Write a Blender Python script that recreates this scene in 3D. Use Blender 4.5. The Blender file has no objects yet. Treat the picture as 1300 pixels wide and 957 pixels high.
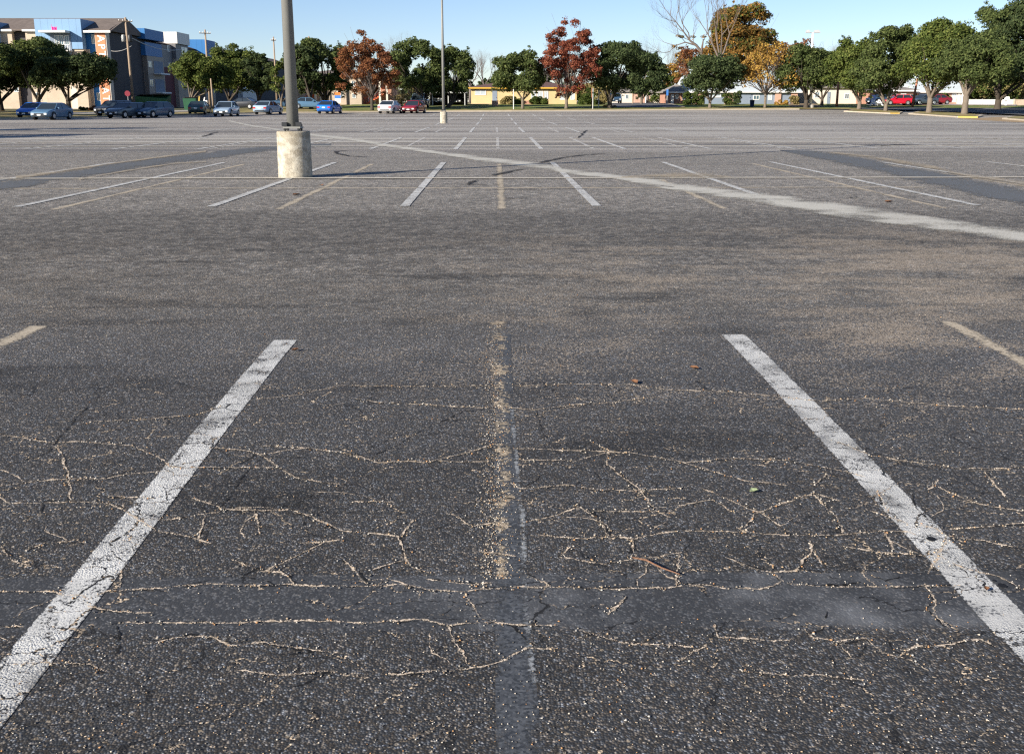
import bpy, math, random
import numpy as np
from mathutils import Vector, Matrix
R = math.radians
SC = bpy.context.scene
COL = SC.collection
rnd = random.Random(7)
rng = np.random.default_rng(11)

# ---------------------------------------------------------------- camera model
FPX = 1264.0; CX = 650.0; CY = 433.5; HZ = 129.0; CAMZ = 1.505
TH = math.atan((CY - HZ) / FPX); PS = math.atan(21 * math.cos(TH) / FPX)
f_ = Vector((math.sin(PS) * math.cos(TH), math.cos(PS) * math.cos(TH), -math.sin(TH)))
r_ = Vector((math.cos(PS), -math.sin(PS), 0))
u_ = r_.cross(f_)
_GY = [-40, 2.0, 2.4, 4.2, 5.9, 8, 14.2, 25, 50, 70, 80, 95, 106, 116, 124, 135, 150, 165, 190, 400, 3000]
_GZ = [-.05, -.045, -.042, .04, .09, .09, .05, .02, 0, -.045, -.06, -.06, 0.0, .10, .22, .30, .36, .42, .45, .45, .45]
_ys = np.linspace(-40, 3000, 30401)
_zs = np.interp(_ys, _GY, _GZ)
_k = np.hanning(31); _k /= _k.sum()
_zs[200:5000] = np.convolve(_zs, _k, 'same')[200:5000]
def smooth(a, b, x):
    t = min(1, max(0, (x - a) / (b - a))); return t * t * (3 - 2 * t)
def gz(x, y):
    z = float(np.interp(y, _ys, _zs))
    if y > 118:
        z += 0.62 * smooth(120, 162, y) * smooth(-48, -18, x)
    return z
def ray(px, py): return f_ + r_ * ((px - CX) / FPX) - u_ * ((py - CY) / FPX)
def P(px, py, dz=0.0):
    """ground point seen at this place of the photograph"""
    d = ray(px, py); t0 = 0.5; t = t0
    while t < 900:
        t1 = t * 1.01
        p = d * t1
        if CAMZ + p.z < gz(p.x, p.y): break
        t = t1
    a, b = t, t1
    for _ in range(30):
        m = (a + b) / 2; p = d * m
        if CAMZ + p.z < gz(p.x, p.y): b = m
        else: a = m
    p = d * ((a + b) / 2)
    return Vector((p.x, p.y, gz(p.x, p.y) + dz))
def W(px, py, Y):
    d = ray(px, py); t = Y / d.y
    return Vector((d.x * t, Y, CAMZ + d.z * t))

# ---------------------------------------------------------------- node helpers
def newmat(name):
    m = bpy.data.materials.new(name); m.use_nodes = True
    nt = m.node_tree; nt.nodes.clear()
    return m, nt
class NT:
    def __init__(s, nt): s.nt = nt
    def n(s, t, **kw):
        nd = s.nt.nodes.new(t)
        ins = kw.pop('ins', {})
        for k, v in kw.items(): setattr(nd, k, v)
        for k, v in ins.items(): s.put(nd.inputs[k], v)
        return nd
    def put(s, sock, v):
        if isinstance(v, bpy.types.NodeSocket): s.nt.links.new(v, sock)
        elif isinstance(v, bpy.types.Node): s.nt.links.new(v.outputs[0], sock)
        else:
            if sock.type == 'RGBA' and not hasattr(v, '__len__'): v = (v, v, v, 1)
            if sock.type == 'RGBA' and len(v) == 3: v = (*v, 1)
            sock.default_value = v
    def math(s, op, a, b=0.0, c=0.0, clamp=False):
        nd = s.nt.nodes.new('ShaderNodeMath'); nd.operation = op; nd.use_clamp = clamp
        s.put(nd.inputs[0], a); s.put(nd.inputs[1], b); s.put(nd.inputs[2], c)
        return nd.outputs[0]
    def mix(s, f, a, b, mode='MIX'):
        nd = s.nt.nodes.new('ShaderNodeMix'); nd.data_type = 'RGBA'; nd.blend_type = mode; nd.clamp_factor = True
        s.put(nd.inputs[0], f); s.put(nd.inputs[6], a); s.put(nd.inputs[7], b)
        return nd.outputs[2]
    def ramp(s, f, stops, interp='LINEAR'):
        nd = s.nt.nodes.new('ShaderNodeValToRGB'); cr = nd.color_ramp; cr.interpolation = interp
        while len(cr.elements) < len(stops): cr.elements.new(0.5)
        for e, (p, c) in zip(cr.elements, stops):
            e.position = p; e.color = (c, c, c, 1) if not hasattr(c, '__len__') else (*c, 1)
        s.put(nd.inputs[0], f); return nd.outputs[0]
    def mr(s, v, a, b, c=0.0, d=1.0):
        nd = s.nt.nodes.new('ShaderNodeMapRange'); nd.clamp = True; nd.interpolation_type = 'SMOOTHSTEP'
        s.put(nd.inputs[0], v); s.put(nd.inputs[1], a); s.put(nd.inputs[2], b); s.put(nd.inputs[3], c); s.put(nd.inputs[4], d)
        return nd.outputs[0]
    def noise(s, vec, scale, detail=3, rough=.55, dist=0):
        return s.n('ShaderNodeTexNoise', ins={'Vector': vec, 'Scale': scale, 'Detail': detail, 'Roughness': rough, 'Distortion': dist}).outputs[0]
    def vscale(s, vec, sc):
        nd = s.nt.nodes.new('ShaderNodeVectorMath'); nd.operation = 'MULTIPLY'
        s.put(nd.inputs[0], vec); nd.inputs[1].default_value = sc; return nd.outputs[0]

# asphalt node group: aggregate stones in bitumen, world-space
def build_asphalt_group():
    g = bpy.data.node_groups.new('asphalt', 'ShaderNodeTree')
    g.interface.new_socket('Color', in_out='OUTPUT', socket_type='NodeSocketColor')
    g.interface.new_socket('Height', in_out='OUTPUT', socket_type='NodeSocketFloat')
    g.interface.new_socket('Stone', in_out='OUTPUT', socket_type='NodeSocketFloat')
    g.interface.new_socket('Wear', in_out='OUTPUT', socket_type='NodeSocketFloat')
    g.interface.new_socket('Crack', in_out='OUTPUT', socket_type='NodeSocketFloat')
    t = NT(g); out = g.nodes.new('NodeGroupOutput')
    geo = t.n('ShaderNodeNewGeometry'); pos = geo.outputs['Position']
    sep = t.n('ShaderNodeSeparateXYZ', ins={0: pos}); X, Y = sep.outputs[0], sep.outputs[1]
    def vor(scale, feature='F1'):
        return t.n('ShaderNodeTexVoronoi', feature=feature, voronoi_dimensions='2D', ins={'Vector': pos, 'Scale': scale})
    v1 = vor(135); v2 = vor(40); v3 = vor(14)
    c1 = t.n('ShaderNodeSeparateColor', ins={0: v1.outputs['Color']})
    c2 = t.n('ShaderNodeSeparateColor', ins={0: v2.outputs['Color']})
    c3 = t.n('ShaderNodeSeparateColor', ins={0: v3.outputs['Color']})
    # broad variations
    nbig = t.noise(pos, .35, 4, .6)
    nmid = t.noise(pos, 2.3, 4, .6)
    nst = t.noise(t.vscale(pos, (.10, 1.1, 1)), 1.0, 5, .65, .3)        # tyre-polished streaks across the aisles
    nst2 = t.noise(t.vscale(pos, (1.0, 2.4, 1)), 1.0, 4, .6, .2)
    # how sandy: tan dust between the stones
    far = t.mr(t.math('ADD', Y, t.math('MULTIPLY', nst, 1.2)), 31.2, 32.2)
    tan_zone = t.math('MULTIPLY', t.mr(Y, 5.0, 7.5), t.math('SUBTRACT', 1.0, far))
    rightbias = t.mr(X, -1.5, 2.5)
    sandy = t.math('MULTIPLY', t.mr(t.math('ADD', t.math('MULTIPLY', nst2, .6), t.math('MULTIPLY', nbig, .5)), .47, .68),
                   t.math('ADD', .25, t.math('MULTIPLY', rightbias, 1.0)))
    sandy = t.math('MULTIPLY', sandy, t.math('MULTIPLY', t.mr(Y, 3.6, 6.2), t.mr(Y, 13, 9.5)))
    # sealed strip close by
    ys = t.math('ADD', Y, t.math('MULTIPLY', t.math('SUBTRACT', nmid, .5), .05))
    seal = t.math('MULTIPLY', t.mr(ys, SEAL0, SEAL0 + .06), t.mr(ys, SEAL1, SEAL1 - .02))
    # stones
    rv = c1.outputs[0]
    grey = t.ramp(rv, [(0, .034), (.40, .052), (.66, .080), (.84, .12), (.95, .185), (1, .32)])
    hue = t.mix(t.mr(c1.outputs[1], .25, .85), (.92, .98, 1.07), (1.15, 1.0, .84))
    stone = t.mix(1.0, grey, hue, 'MULTIPLY')
    binder = t.mr(v1.outputs['Distance'], .42, .62)
    col = t.mix(t.math('MULTIPLY', binder, .75), stone, (.026, .028, .032))
    # larger bright chips
    big = t.math('MULTIPLY', t.mr(c2.outputs[0], .90, .95), t.mr(v2.outputs['Distance'], .26, .18))
    bigcol = t.mix(c2.outputs[1], (.34, .33, .31), (.42, .33, .22))
    col = t.mix(t.math('MULTIPLY', big, .6), col, bigcol)
    v4 = vor(32); c4 = t.n('ShaderNodeSeparateColor', ins={0: v4.outputs['Color']})
    v5 = vor(5.5); c5 = t.n('ShaderNodeSeparateColor', ins={0: v5.outputs['Color']})
    col3 = t.math('MULTIPLY', t.math('ADD', .74, t.math('MULTIPLY', t.math('POWER', c3.outputs[0], 1.6), .68)), t.math('ADD', .70, t.math('MULTIPLY', c4.outputs[0], .60)))
    col3 = t.math('MULTIPLY', col3, t.math('ADD', .90, t.math('MULTIPLY', c5.outputs[0], .20)))
    col = t.mix(t.math('MULTIPLY', t.mr(Y, 4.5, 10, 0, 1.0), t.mr(Y, 12, 34, 1.0, .55)), col, t.mix(1.0, col, t.n('ShaderNodeCombineColor', ins={0: col3, 1: col3, 2: col3}), 'MULTIPLY'))
    # sealed strip: bitumen covers the stones
    sealc = t.mix(t.mr(rv, .6, 1), (.044, .048, .055), (.095, .10, .108))
    scuff = t.math('MULTIPLY', t.mr(nmid, .44, .66), t.mr(X, -.5, .5))
    sealc = t.mix(t.math('MULTIPLY', scuff, .6), sealc, (.20, .21, .225))
    col = t.mix(t.math('MULTIPLY', seal, .80), col, sealc)
    # worn field in surfacing zones; distance gain also paints grazing-view brightening into colour
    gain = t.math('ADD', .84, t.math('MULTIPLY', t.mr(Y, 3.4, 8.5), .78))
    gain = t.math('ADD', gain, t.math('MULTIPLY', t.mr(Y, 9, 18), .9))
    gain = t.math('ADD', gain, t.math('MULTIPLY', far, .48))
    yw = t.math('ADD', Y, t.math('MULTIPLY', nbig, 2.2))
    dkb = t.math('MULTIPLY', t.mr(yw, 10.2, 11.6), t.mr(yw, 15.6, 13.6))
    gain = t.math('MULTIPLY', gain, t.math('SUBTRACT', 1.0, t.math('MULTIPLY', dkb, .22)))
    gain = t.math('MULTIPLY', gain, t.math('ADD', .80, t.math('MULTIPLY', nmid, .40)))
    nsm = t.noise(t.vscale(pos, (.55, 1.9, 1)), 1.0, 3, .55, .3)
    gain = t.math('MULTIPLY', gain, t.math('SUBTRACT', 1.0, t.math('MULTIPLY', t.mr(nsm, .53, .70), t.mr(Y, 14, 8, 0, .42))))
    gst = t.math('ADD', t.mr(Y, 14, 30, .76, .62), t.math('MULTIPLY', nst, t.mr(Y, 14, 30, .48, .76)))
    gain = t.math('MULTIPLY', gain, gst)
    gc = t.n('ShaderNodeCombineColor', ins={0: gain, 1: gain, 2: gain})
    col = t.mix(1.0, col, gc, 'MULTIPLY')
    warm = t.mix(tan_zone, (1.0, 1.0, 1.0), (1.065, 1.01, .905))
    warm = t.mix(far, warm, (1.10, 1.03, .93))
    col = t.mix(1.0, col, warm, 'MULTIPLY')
    # streaky pale zones far out
    nband = t.noise(t.vscale(pos, (.018, .16, 1)), 1.0, 4, .6, .15)
    nb2 = t.noise(t.vscale(pos, (.05, .75, 1)), 1.0, 4, .65, .2)
    bk = t.math('ADD', t.math('MULTIPLY', nband, .55), t.math('MULTIPLY', nb2, .45))
    pale = t.math('MULTIPLY', t.mr(bk, .475, .56), far)
    col = t.mix(t.math('MULTIPLY', pale, .65), col, (.36, .345, .315))
    drk = t.math('MULTIPLY', t.mr(bk, .47, .40), far)
    col = t.mix(t.math('MULTIPLY', drk, .55), col, (.075, .075, .078))
    # sand grains
    grains = t.mr(t.math('ADD', c1.outputs[2], t.math('MULTIPLY', sandy, .62)), .98, 1.10)
    col = t.mix(t.math('MULTIPLY', grains, .62), col, t.mix(c1.outputs[0], (.22, .175, .125), (.46, .38, .29)))
    # web of fissures
    ns = t.n('ShaderNodeTexNoise', ins={'Vector': pos, 'Scale': 3.2, 'Detail': 5, 'Roughness': .65})
    wp = t.n('ShaderNodeVectorMath', operation='MULTIPLY_ADD', ins={0: ns.outputs['Color'], 1: (.30, .30, 0), 2: pos})
    ve = t.n('ShaderNodeTexVoronoi', feature='DISTANCE_TO_EDGE', voronoi_dimensions='2D', ins={'Vector': t.vscale(wp.outputs[0], (1.0, 2.1, 1)), 'Scale': 2.7})
    wnoise = t.noise(pos, 26, 3, .7)
    cw = t.math('ADD', .002, t.math('MULTIPLY', wnoise, .022))
    crk = t.math('LESS_THAN', ve.outputs['Distance'], cw)
    zone = t.math('MULTIPLY', t.math('MULTIPLY', t.mr(Y, 5.6, 4.0), t.mr(t.noise(pos, 1.7, 2, .5), .38, .50)), t.mr(Y, 1.5, 2.1))
    zone = t.math('MULTIPLY', zone, t.math('SUBTRACT', 1.0, t.math('MULTIPLY', seal, .7)))
    crk = t.math('MULTIPLY', crk, t.math('GREATER_THAN', zone, .25))
    fillm = t.math('MULTIPLY', t.math('GREATER_THAN', c1.outputs[1], .62), t.mr(t.noise(pos, 4, 2, .5), .45, .55))
    crc = t.mix(fillm, (.012, .012, .013), t.mix(c1.outputs[0], (.24, .19, .13), (.60, .48, .35)))
    col = t.mix(t.math('MULTIPLY', crk, .92), col, crc)
    t.put(out.inputs[4], crk)
    # bump
    h = t.math('SUBTRACT', 1.0, t.math('MULTIPLY', v1.outputs['Distance'], 1.4), clamp=True)
    h = t.math('MULTIPLY', h, t.math('ADD', .35, t.math('MULTIPLY', rv, .65)))
    h = t.math('MULTIPLY', h, t.math('SUBTRACT', 1.0, t.math('MULTIPLY', seal, .65)))
    h = t.math('ADD', h, t.math('MULTIPLY', t.noise(pos, 30, 3, .6), .9))
    h = t.math('SUBTRACT', h, t.math('MULTIPLY', crk, 2.0))
    wear = t.noise(pos, 55, 4, .7)
    t.put(out.inputs[0], col); t.put(out.inputs[1], h); t.put(out.inputs[2], rv); t.put(out.inputs[3], wear)
    return g
SEAL1 = P(650, 727).y; SEAL0 = P(650, 806).y
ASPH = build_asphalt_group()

def asph_node(t):
    nd = t.nt.nodes.new('ShaderNodeGroup'); nd.node_tree = ASPH; return nd
def principled(t, col, rough=.8, spec=.3, bump=None, bstr=.5, bdist=.01, metal=0, **kw):
    b = t.n('ShaderNodeBsdfPrincipled', ins={'Base Color': col, 'Roughness': rough, 'Specular IOR Level': spec, 'Metallic': metal})
    for k, v in kw.items(): t.put(b.inputs[k.replace('_', ' ')], v)
    if bump is not None:
        bn = t.n('ShaderNodeBump', ins={'Height': bump, 'Strength': bstr, 'Distance': bdist}); t.put(b.inputs['Normal'], bn.outputs[0])
    return b
def finish(t, shader, alpha=None):
    o = t.n('ShaderNodeOutputMaterial')
    if alpha is not None:
        tr = t.n('ShaderNodeBsdfTransparent'); m = t.n('ShaderNodeMixShader', ins={0: alpha, 1: tr.outputs[0], 2: shader.outputs[0]})
        t.put(o.inputs[0], m.outputs[0])
    else: t.put(o.inputs[0], shader.outputs[0])

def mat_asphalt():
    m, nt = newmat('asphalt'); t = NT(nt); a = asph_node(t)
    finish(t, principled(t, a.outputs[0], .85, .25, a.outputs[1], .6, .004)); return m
def mat_paint(wear_lo, wear_hi, col, strength=.9):
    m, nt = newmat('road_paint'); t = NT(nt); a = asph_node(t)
    geo = t.n('ShaderNodeNewGeometry'); pos = geo.outputs['Position']
    n1 = t.noise(pos, 90, 3, .7); n2 = t.noise(pos, 9, 3, .6)
    pit = t.math('ADD', t.math('MULTIPLY', n1, .7), t.math('MULTIPLY', n2, .5))
    msk = t.mr(pit, wear_lo, wear_hi, 0, strength)
    uv = t.n('ShaderNodeUVMap'); su = t.n('ShaderNodeSeparateXYZ', ins={0: uv.outputs[0]})
    ed = t.math('MULTIPLY', t.math('ABSOLUTE', t.math('SUBTRACT', su.outputs[1], .5)), 2.0)
    rag = t.mr(t.math('ADD', ed, t.math('MULTIPLY', t.math('SUBTRACT', t.noise(pos, 70, 3, .7), .5), .45)), .99, .93)
    msk = t.math('MULTIPLY', msk, rag)
    msk = t.math('MULTIPLY', msk, t.math('SUBTRACT', 1.0, a.outputs[4]))
    sm = t.noise(pos, 3.5, 4, .65)
    msk = t.math('MULTIPLY', msk, t.mr(sm, .72, .55, .35, 1.0))
    c = t.mix(t.mr(sm, .3, .65), col, tuple(x * .72 for x in col))
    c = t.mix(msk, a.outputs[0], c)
    finish(t, principled(t, c, .75, .3, a.outputs[1], .55, .005)); return m
def mat_cover(name, c1, c2, lo, hi, scale=45, amax=1.0, rough=.9, stretch=None, edge=None, bumpd=.004, lowscale=4, loww=.45, c3=None):
    """something lying on the asphalt, broken up where the asphalt shows through"""
    m, nt = newmat(name); t = NT(nt)
    geo = t.n('ShaderNodeNewGeometry'); pos = geo.outputs['Position']
    p = t.vscale(pos, stretch) if stretch else pos
    n1 = t.noise(p, scale, 3, .7); n2 = t.noise(pos, lowscale, 3, .6)
    k = t.math('ADD', t.math('MULTIPLY', n1, 1 - loww), t.math('MULTIPLY', n2, loww))
    if edge:
        uv = t.n('ShaderNodeUVMap'); s = t.n('ShaderNodeSeparateXYZ', ins={0: uv.outputs[0]})
        e = t.math('ABSOLUTE', t.math('SUBTRACT', s.outputs[1], .5))       # 0 centre .5 edge
        k = t.math('SUBTRACT', k, t.math('MULTIPLY', t.math('POWER', t.math('MULTIPLY', e, 2.0), 2.0), edge))
    al = t.mr(k, lo, hi, 0, amax)
    v = t.n('ShaderNodeTexVoronoi', voronoi_dimensions='2D', ins={'Vector': pos, 'Scale': 130.0})
    cs = t.n('ShaderNodeSeparateColor', ins={0: v.outputs['Color']})
    col = t.mix(cs.outputs[0], c1, c2)
    if c3: col = t.mix(t.mr(cs.outputs[1], .8, .95), col, c3)
    finish(t, principled(t, col, rough, .2), al); return m
def mat_simple(name, col, rough=.7, spec=.4, metal=0, var=.15, scale=3.0, bump=0.0, coat=0):
    m, nt = newmat(name); t = NT(nt)
    tc = t.n('ShaderNodeTexCoord')
    n = t.noise(tc.outputs['Object'], scale, 4, .6)
    c = t.mix(n, tuple(x * (1 - var) for x in col), tuple(min(1, x * (1 + var)) for x in col))
    finish(t, principled(t, c, rough, spec, n if bump else None, bump, .02, metal, **({'Coat_Weight': coat} if coat else {}))); return m
def mat_brick(name, c1, c2, mortar, scale=1.0, bw=.24, bh=.08):
    m, nt = newmat(name); t = NT(nt)
    tc = t.n('ShaderNodeTexCoord'); s = t.n('ShaderNodeSeparateXYZ', ins={0: tc.outputs['Object']})
    u = t.math('ADD', s.outputs[0], s.outputs[1])
    v = t.n('ShaderNodeCombineXYZ', ins={0: u, 1: s.outputs[2]})
    b = t.n('ShaderNodeTexBrick', ins={'Vector': v, 'Color1': c1, 'Color2': c2, 'Mortar': mortar, 'Scale': scale, 'Mortar Size': .012, 'Brick Width': bw * 1.0, 'Row Height': bh})
    n = t.noise(tc.outputs['Object'], .6, 4, .6)
    c = t.mix(t.mr(n, .3, .7, 0, .3), b.outputs[0], tuple(x * .6 for x in c1))
    finish(t, principled(t, c, .85, .2)); return m
def mat_panel(name, col, pitch=.45, rough=.55):
    """vertical metal or board siding with seams"""
    m, nt = newmat(name); t = NT(nt)
    tc = t.n('ShaderNodeTexCoord'); s = t.n('ShaderNodeSeparateXYZ', ins={0: tc.outputs['Object']})
    u = t.math('DIVIDE', t.math('ADD', s.outputs[0], s.outputs[1]), pitch)
    fr = t.math('FRACT', u); seam = t.math('LESS_THAN', fr, .08)
    n = t.noise(tc.outputs['Object'], .8, 3)
    c = t.mix(n, tuple(x * .9 for x in col), col); c = t.mix(t.math('MULTIPLY', seam, .35), c, tuple(x * .4 for x in col))
    finish(t, principled(t, c, rough, .3)); return m
def mat_shingle(name, col):
    m, nt = newmat(name); t = NT(nt)
    tc = t.n('ShaderNodeTexCoord'); s = t.n('ShaderNodeSeparateXYZ', ins={0: tc.outputs['Object']})
    v = t.n('ShaderNodeCombineXYZ', ins={0: s.outputs[0], 1: t.math('ADD', s.outputs[1], s.outputs[2])})
    b = t.n('ShaderNodeTexBrick', ins={'Vector': v, 'Color1': col, 'Color2': tuple(x * .7 for x in col), 'Mortar': tuple(x * .5 for x in col), 'Scale': 1, 'Mortar Size': .015, 'Brick Width': .5, 'Row Height': .2})
    n = t.noise(tc.outputs['Object'], .5, 4)
    c = t.mix(t.mr(n, .35, .7, 0, .35), b.outputs[0], tuple(x * .6 for x in col))
    finish(t, principled(t, c, .9, .15)); return m
def mat_leaf(name, c_dark, c_mid, c_lite, trans=.35):
    m, nt = newmat(name); t = NT(nt)
    geo = t.n('ShaderNodeNewGeometry'); ri = geo.outputs['Random Per Island']
    tc = t.n('ShaderNodeTexCoord'); n = t.noise(tc.outputs['Object'], .55, 3, .6)
    k = t.math('ADD', t.math('MULTIPLY', ri, .6), t.math('MULTIPLY', n, .5))
    c = t.ramp(k, [(.2, c_dark), (.55, c_mid), (.85, c_lite)])
    b = t.n('ShaderNodeBsdfPrincipled', ins={'Base Color': c, 'Roughness': .8, 'Specular IOR Level': .12})
    tr = t.n('ShaderNodeBsdfTranslucent', ins={'Color': c})
    mx = t.n('ShaderNodeMixShader', ins={0: trans, 1: b.outputs[0], 2: tr.outputs[0]})
    o = t.n('ShaderNodeOutputMaterial'); t.put(o.inputs[0], mx.outputs[0]); return m
def mat_bark(name, col):
    m, nt = newmat(name); t = NT(nt)
    tc = t.n('ShaderNodeTexCoord')
    n = t.noise(t.vscale(tc.outputs['Object'], (6, 6, 1.2)), 2.0, 5, .7)
    c = t.mix(n, tuple(x * .55 for x in col), tuple(x * 1.35 for x in col))
    finish(t, principled(t, c, .9, .1, n, .8, .05)); return m
def mat_stones():
    m, nt = newmat('gravel'); t = NT(nt)
    geo = t.n('ShaderNodeNewGeometry'); ri = geo.outputs['Random Per Island']
    c = t.ramp(ri, [(0, (.09, .085, .08)), (.2, (.24, .21, .17)), (.4, (.38, .28, .18)), (.58, (.48, .42, .34)), (.74, (.40, .22, .10)), (.82, (.46, .43, .38)), (1, (.58, .55, .49))], 'CONSTANT')
    finish(t, principled(t, c, .8, .25)); return m
def mat_grass(name, g1, g2, dry):
    m, nt = newmat(name); t = NT(nt)
    geo = t.n('ShaderNodeNewGeometry'); pos = geo.outputs['Position']
    n1 = t.noise(pos, 9, 4, .7); n2 = t.noise(pos, .35, 4, .6); n3 = t.noise(pos, 1.4, 3, .6)
    c = t.mix(n1, g1, g2); c = t.mix(t.mr(t.math('ADD', t.math('MULTIPLY', n2, .6), t.math('MULTIPLY', n3, .4)), .44, .62), c, dry)
    finish(t, principled(t, c, .95, .1, n1, .3, .02)); return m
def mat_concrete():
    m, nt = newmat('concrete'); t = NT(nt)
    tc = t.n('ShaderNodeTexCoord'); p = tc.outputs['Object']
    n = t.noise(p, 7, 5, .7, .4); n2 = t.noise(p, 28, 4, .7); n3 = t.noise(t.vscale(p, (3, 3, 9)), 1.6, 3, .6)
    n5 = t.noise(p, 3.2, 3, .6, .5)
    c = t.mix(t.mr(n, .36, .64), (.30, .265, .205), (.49, .455, .375))
    c = t.mix(t.mr(n3, .56, .72, 0, .5), c, (.23, .19, .13))
    c = t.mix(t.mr(n5, .56, .66, 0, .5), c, (.56, .51, .41))
    c = t.mix(t.mr(n2, .60, .68, 0, .8), c, (.13, .11, .075))
    s = t.n('ShaderNodeSeparateXYZ', ins={0: p}); c = t.mix(t.mr(s.outputs[2], .74, .84, 0, .45), c, (.22, .18, .12))
    n4 = t.noise(p, 60, 3, .7)
    h = t.math('ADD', t.math('MULTIPLY', n, .8), t.math('MULTIPLY', n4, .6))
    finish(t, principled(t, c, .92, .15, h, .8, .02)); return m
def mat_glass(name='window_glass', tint=(.05, .07, .09)):
    return mat_simple(name, tint, .08, .8, 0, .1, 1.0)

M = {}
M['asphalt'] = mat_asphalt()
M['white_line'] = mat_paint(.50, .57, (.55, .55, .53), .93)
M['faded_line'] = mat_paint(.50, .62, (.58, .57, .54), .8)
M['debris'] = mat_cover('sandy_debris', (.30, .24, .175), (.72, .60, .47), .455, .505, 170, 1, edge=.12, lowscale=14, loww=.35)
M['debris_line'] = mat_cover('sandy_debris', (.17, .14, .10), (.46, .38, .28), .47, .56, 42, .95, edge=.17, lowscale=6, loww=.5)
M['tan_line'] = mat_cover('worn_tan_line', (.33, .285, .215), (.52, .45, .35), .36, .50, 45, .85, edge=.14, lowscale=2)
M['cross_line'] = mat_cover('pale_cross_line', (.40, .36, .29), (.62, .58, .50), .30, .42, 40, .9, edge=.10, lowscale=3, loww=.3)
M['crack'] = mat_cover('open_crack', (.008, .008, .009), (.016, .016, .017), .46, .52, 60, .9, edge=.06, lowscale=12)
M['tar'] = mat_cover('tar_seam_and_shadow', (.010, .010, .012), (.03, .03, .033), .40, .46, 14, .85, edge=.05)
M['black_paint'] = mat_cover('blackout_paint', (.034, .040, .050), (.11, .12, .135), .32, .50, 60, .8, edge=.10, loww=.6)
M['pale_strip'] = mat_cover('pale_trench_patch', (.36, .35, .31), (.60, .58, .52), .34, .50, 60, .85, edge=.16, lowscale=1.3, loww=.5)
M['tan_patch'] = mat_cover('sand_skin', (.26, .215, .155), (.42, .36, .27), .34, .60, 18, .85, edge=.20, lowscale=.9, loww=.5)
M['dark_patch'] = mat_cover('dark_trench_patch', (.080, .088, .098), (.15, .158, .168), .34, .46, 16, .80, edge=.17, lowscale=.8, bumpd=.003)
M['pale_edge'] = mat_cover('pale_dust_edge', (.20, .22, .235), (.34, .35, .36), .46, .58, 60, .8, edge=.10)
M['gravel'] = mat_stones()
M['concrete'] = mat_concrete()
M['kerb'] = mat_simple('kerb_concrete', (.42, .36, .28), .9, .2, 0, .25, 1.5)
M['kerb_yellow'] = mat_simple('yellow_kerb_paint', (.48, .33, .09), .8, .2, 0, .2, 2)
M['walk'] = mat_simple('walkway_concrete', (.40, .37, .33), .9, .2, 0, .15, .8)
M['road'] = mat_simple('street_asphalt', (.11, .11, .115), .9, .2, 0, .2, .5)
M['grass'] = mat_grass('lawn_grass', (.07, .11, .025), (.15, .20, .05), (.27, .23, .10))
M['ground'] = mat_grass('field_ground', (.05, .06, .03), (.09, .09, .05), (.16, .14, .09))
M['verge'] = mat_grass('dry_verge', (.15, .15, .055), (.25, .22, .10), (.34, .25, .13))
M['dirt'] = mat_grass('bare_dirt', (.24, .18, .11), (.32, .24, .15), (.30, .22, .14))
M['pole'] = mat_simple('pole_paint', (.20, .20, .185), .5, .4, .0, .18, 2.0, .1)
M['galv'] = mat_simple('galvanised_steel', (.50, .51, .50), .5, .5, .3, .12, 3)
M['blacksteel'] = mat_simple('dark_steel', (.03, .032, .035), .5, .4, .3, .2, 9)
M['wood'] = mat_bark('weathered_wood', (.33, .25, .18))
M['redwood'] = mat_bark('reddish_wood', (.33, .15, .09))
M['twigbrown'] = mat_bark('twig_bark', (.20, .11, .07))
M['bark'] = mat_bark('oak_bark', (.17, .14, .11))
M['darkbark'] = mat_bark('dark_bark', (.075, .062, .05))
M['twig'] = mat_bark('bare_twig', (.15, .12, .10))
M['twiggrey'] = mat_bark('grey_twig', (.16, .135, .125))
M['oak'] = mat_leaf('oak_leaf', (.034, .048, .018), (.080, .108, .034), (.145, .170, .058))
M['oakd'] = mat_leaf('dark_oak_leaf', (.024, .038, .017), (.056, .080, .031), (.105, .130, .052))
M['oakl'] = mat_leaf('light_oak_leaf', (.038, .060, .014), (.092, .122, .030), (.17, .19, .05))
M['red'] = mat_leaf('red_leaf', (.10, .025, .017), (.23, .068, .042), (.34, .13, .07))
M['brown'] = mat_leaf('russet_leaf', (.075, .028, .016), (.20, .078, .038), (.32, .15, .06))
M['yellow'] = mat_leaf('yellow_leaf', (.16, .09, .03), (.33, .19, .05), (.50, .33, .07))
M['mixed'] = mat_leaf('autumn_leaf', (.07, .075, .022), (.20, .125, .035), (.40, .20, .05))
M['shrub'] = mat_leaf('shrub_leaf', (.025, .045, .012), (.06, .09, .02), (.13, .15, .04))
M['drybush'] = mat_leaf('dry_bush', (.10, .09, .03), (.25, .20, .08), (.38, .31, .14))
M['tyre'] = mat_simple('tyre_rubber', (.018, .018, .019), .85, .2)
M['rim'] = mat_simple('wheel_rim', (.55, .56, .57), .3, .6, .7)
M['glass'] = mat_glass('car_glass', (.02, .028, .035))
M['winglass'] = mat_glass('window_glass', (.07, .12, .15))
M['winlight'] = mat_simple('curtained_pane', (.42, .47, .50), .3, .5, 0, .15, 2)
M['headlamp'] = mat_simple('headlamp_lens', (.62, .62, .60), .15, .7)
M['taillamp'] = mat_simple('tail_lamp_lens', (.38, .02, .02), .2, .6)
M['plate'] = mat_simple('licence_plate', (.75, .75, .73), .5, .4)
M['blacktrim'] = mat_simple('black_trim', (.02, .02, .021), .6, .3)
M['white'] = mat_simple('white_trim', (.74, .73, .70), .6, .3, 0, .06)
M['yellowwall'] = mat_brick('yellow_brick', (.60, .45, .22), (.55, .41, .21), (.58, .46, .27))
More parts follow.
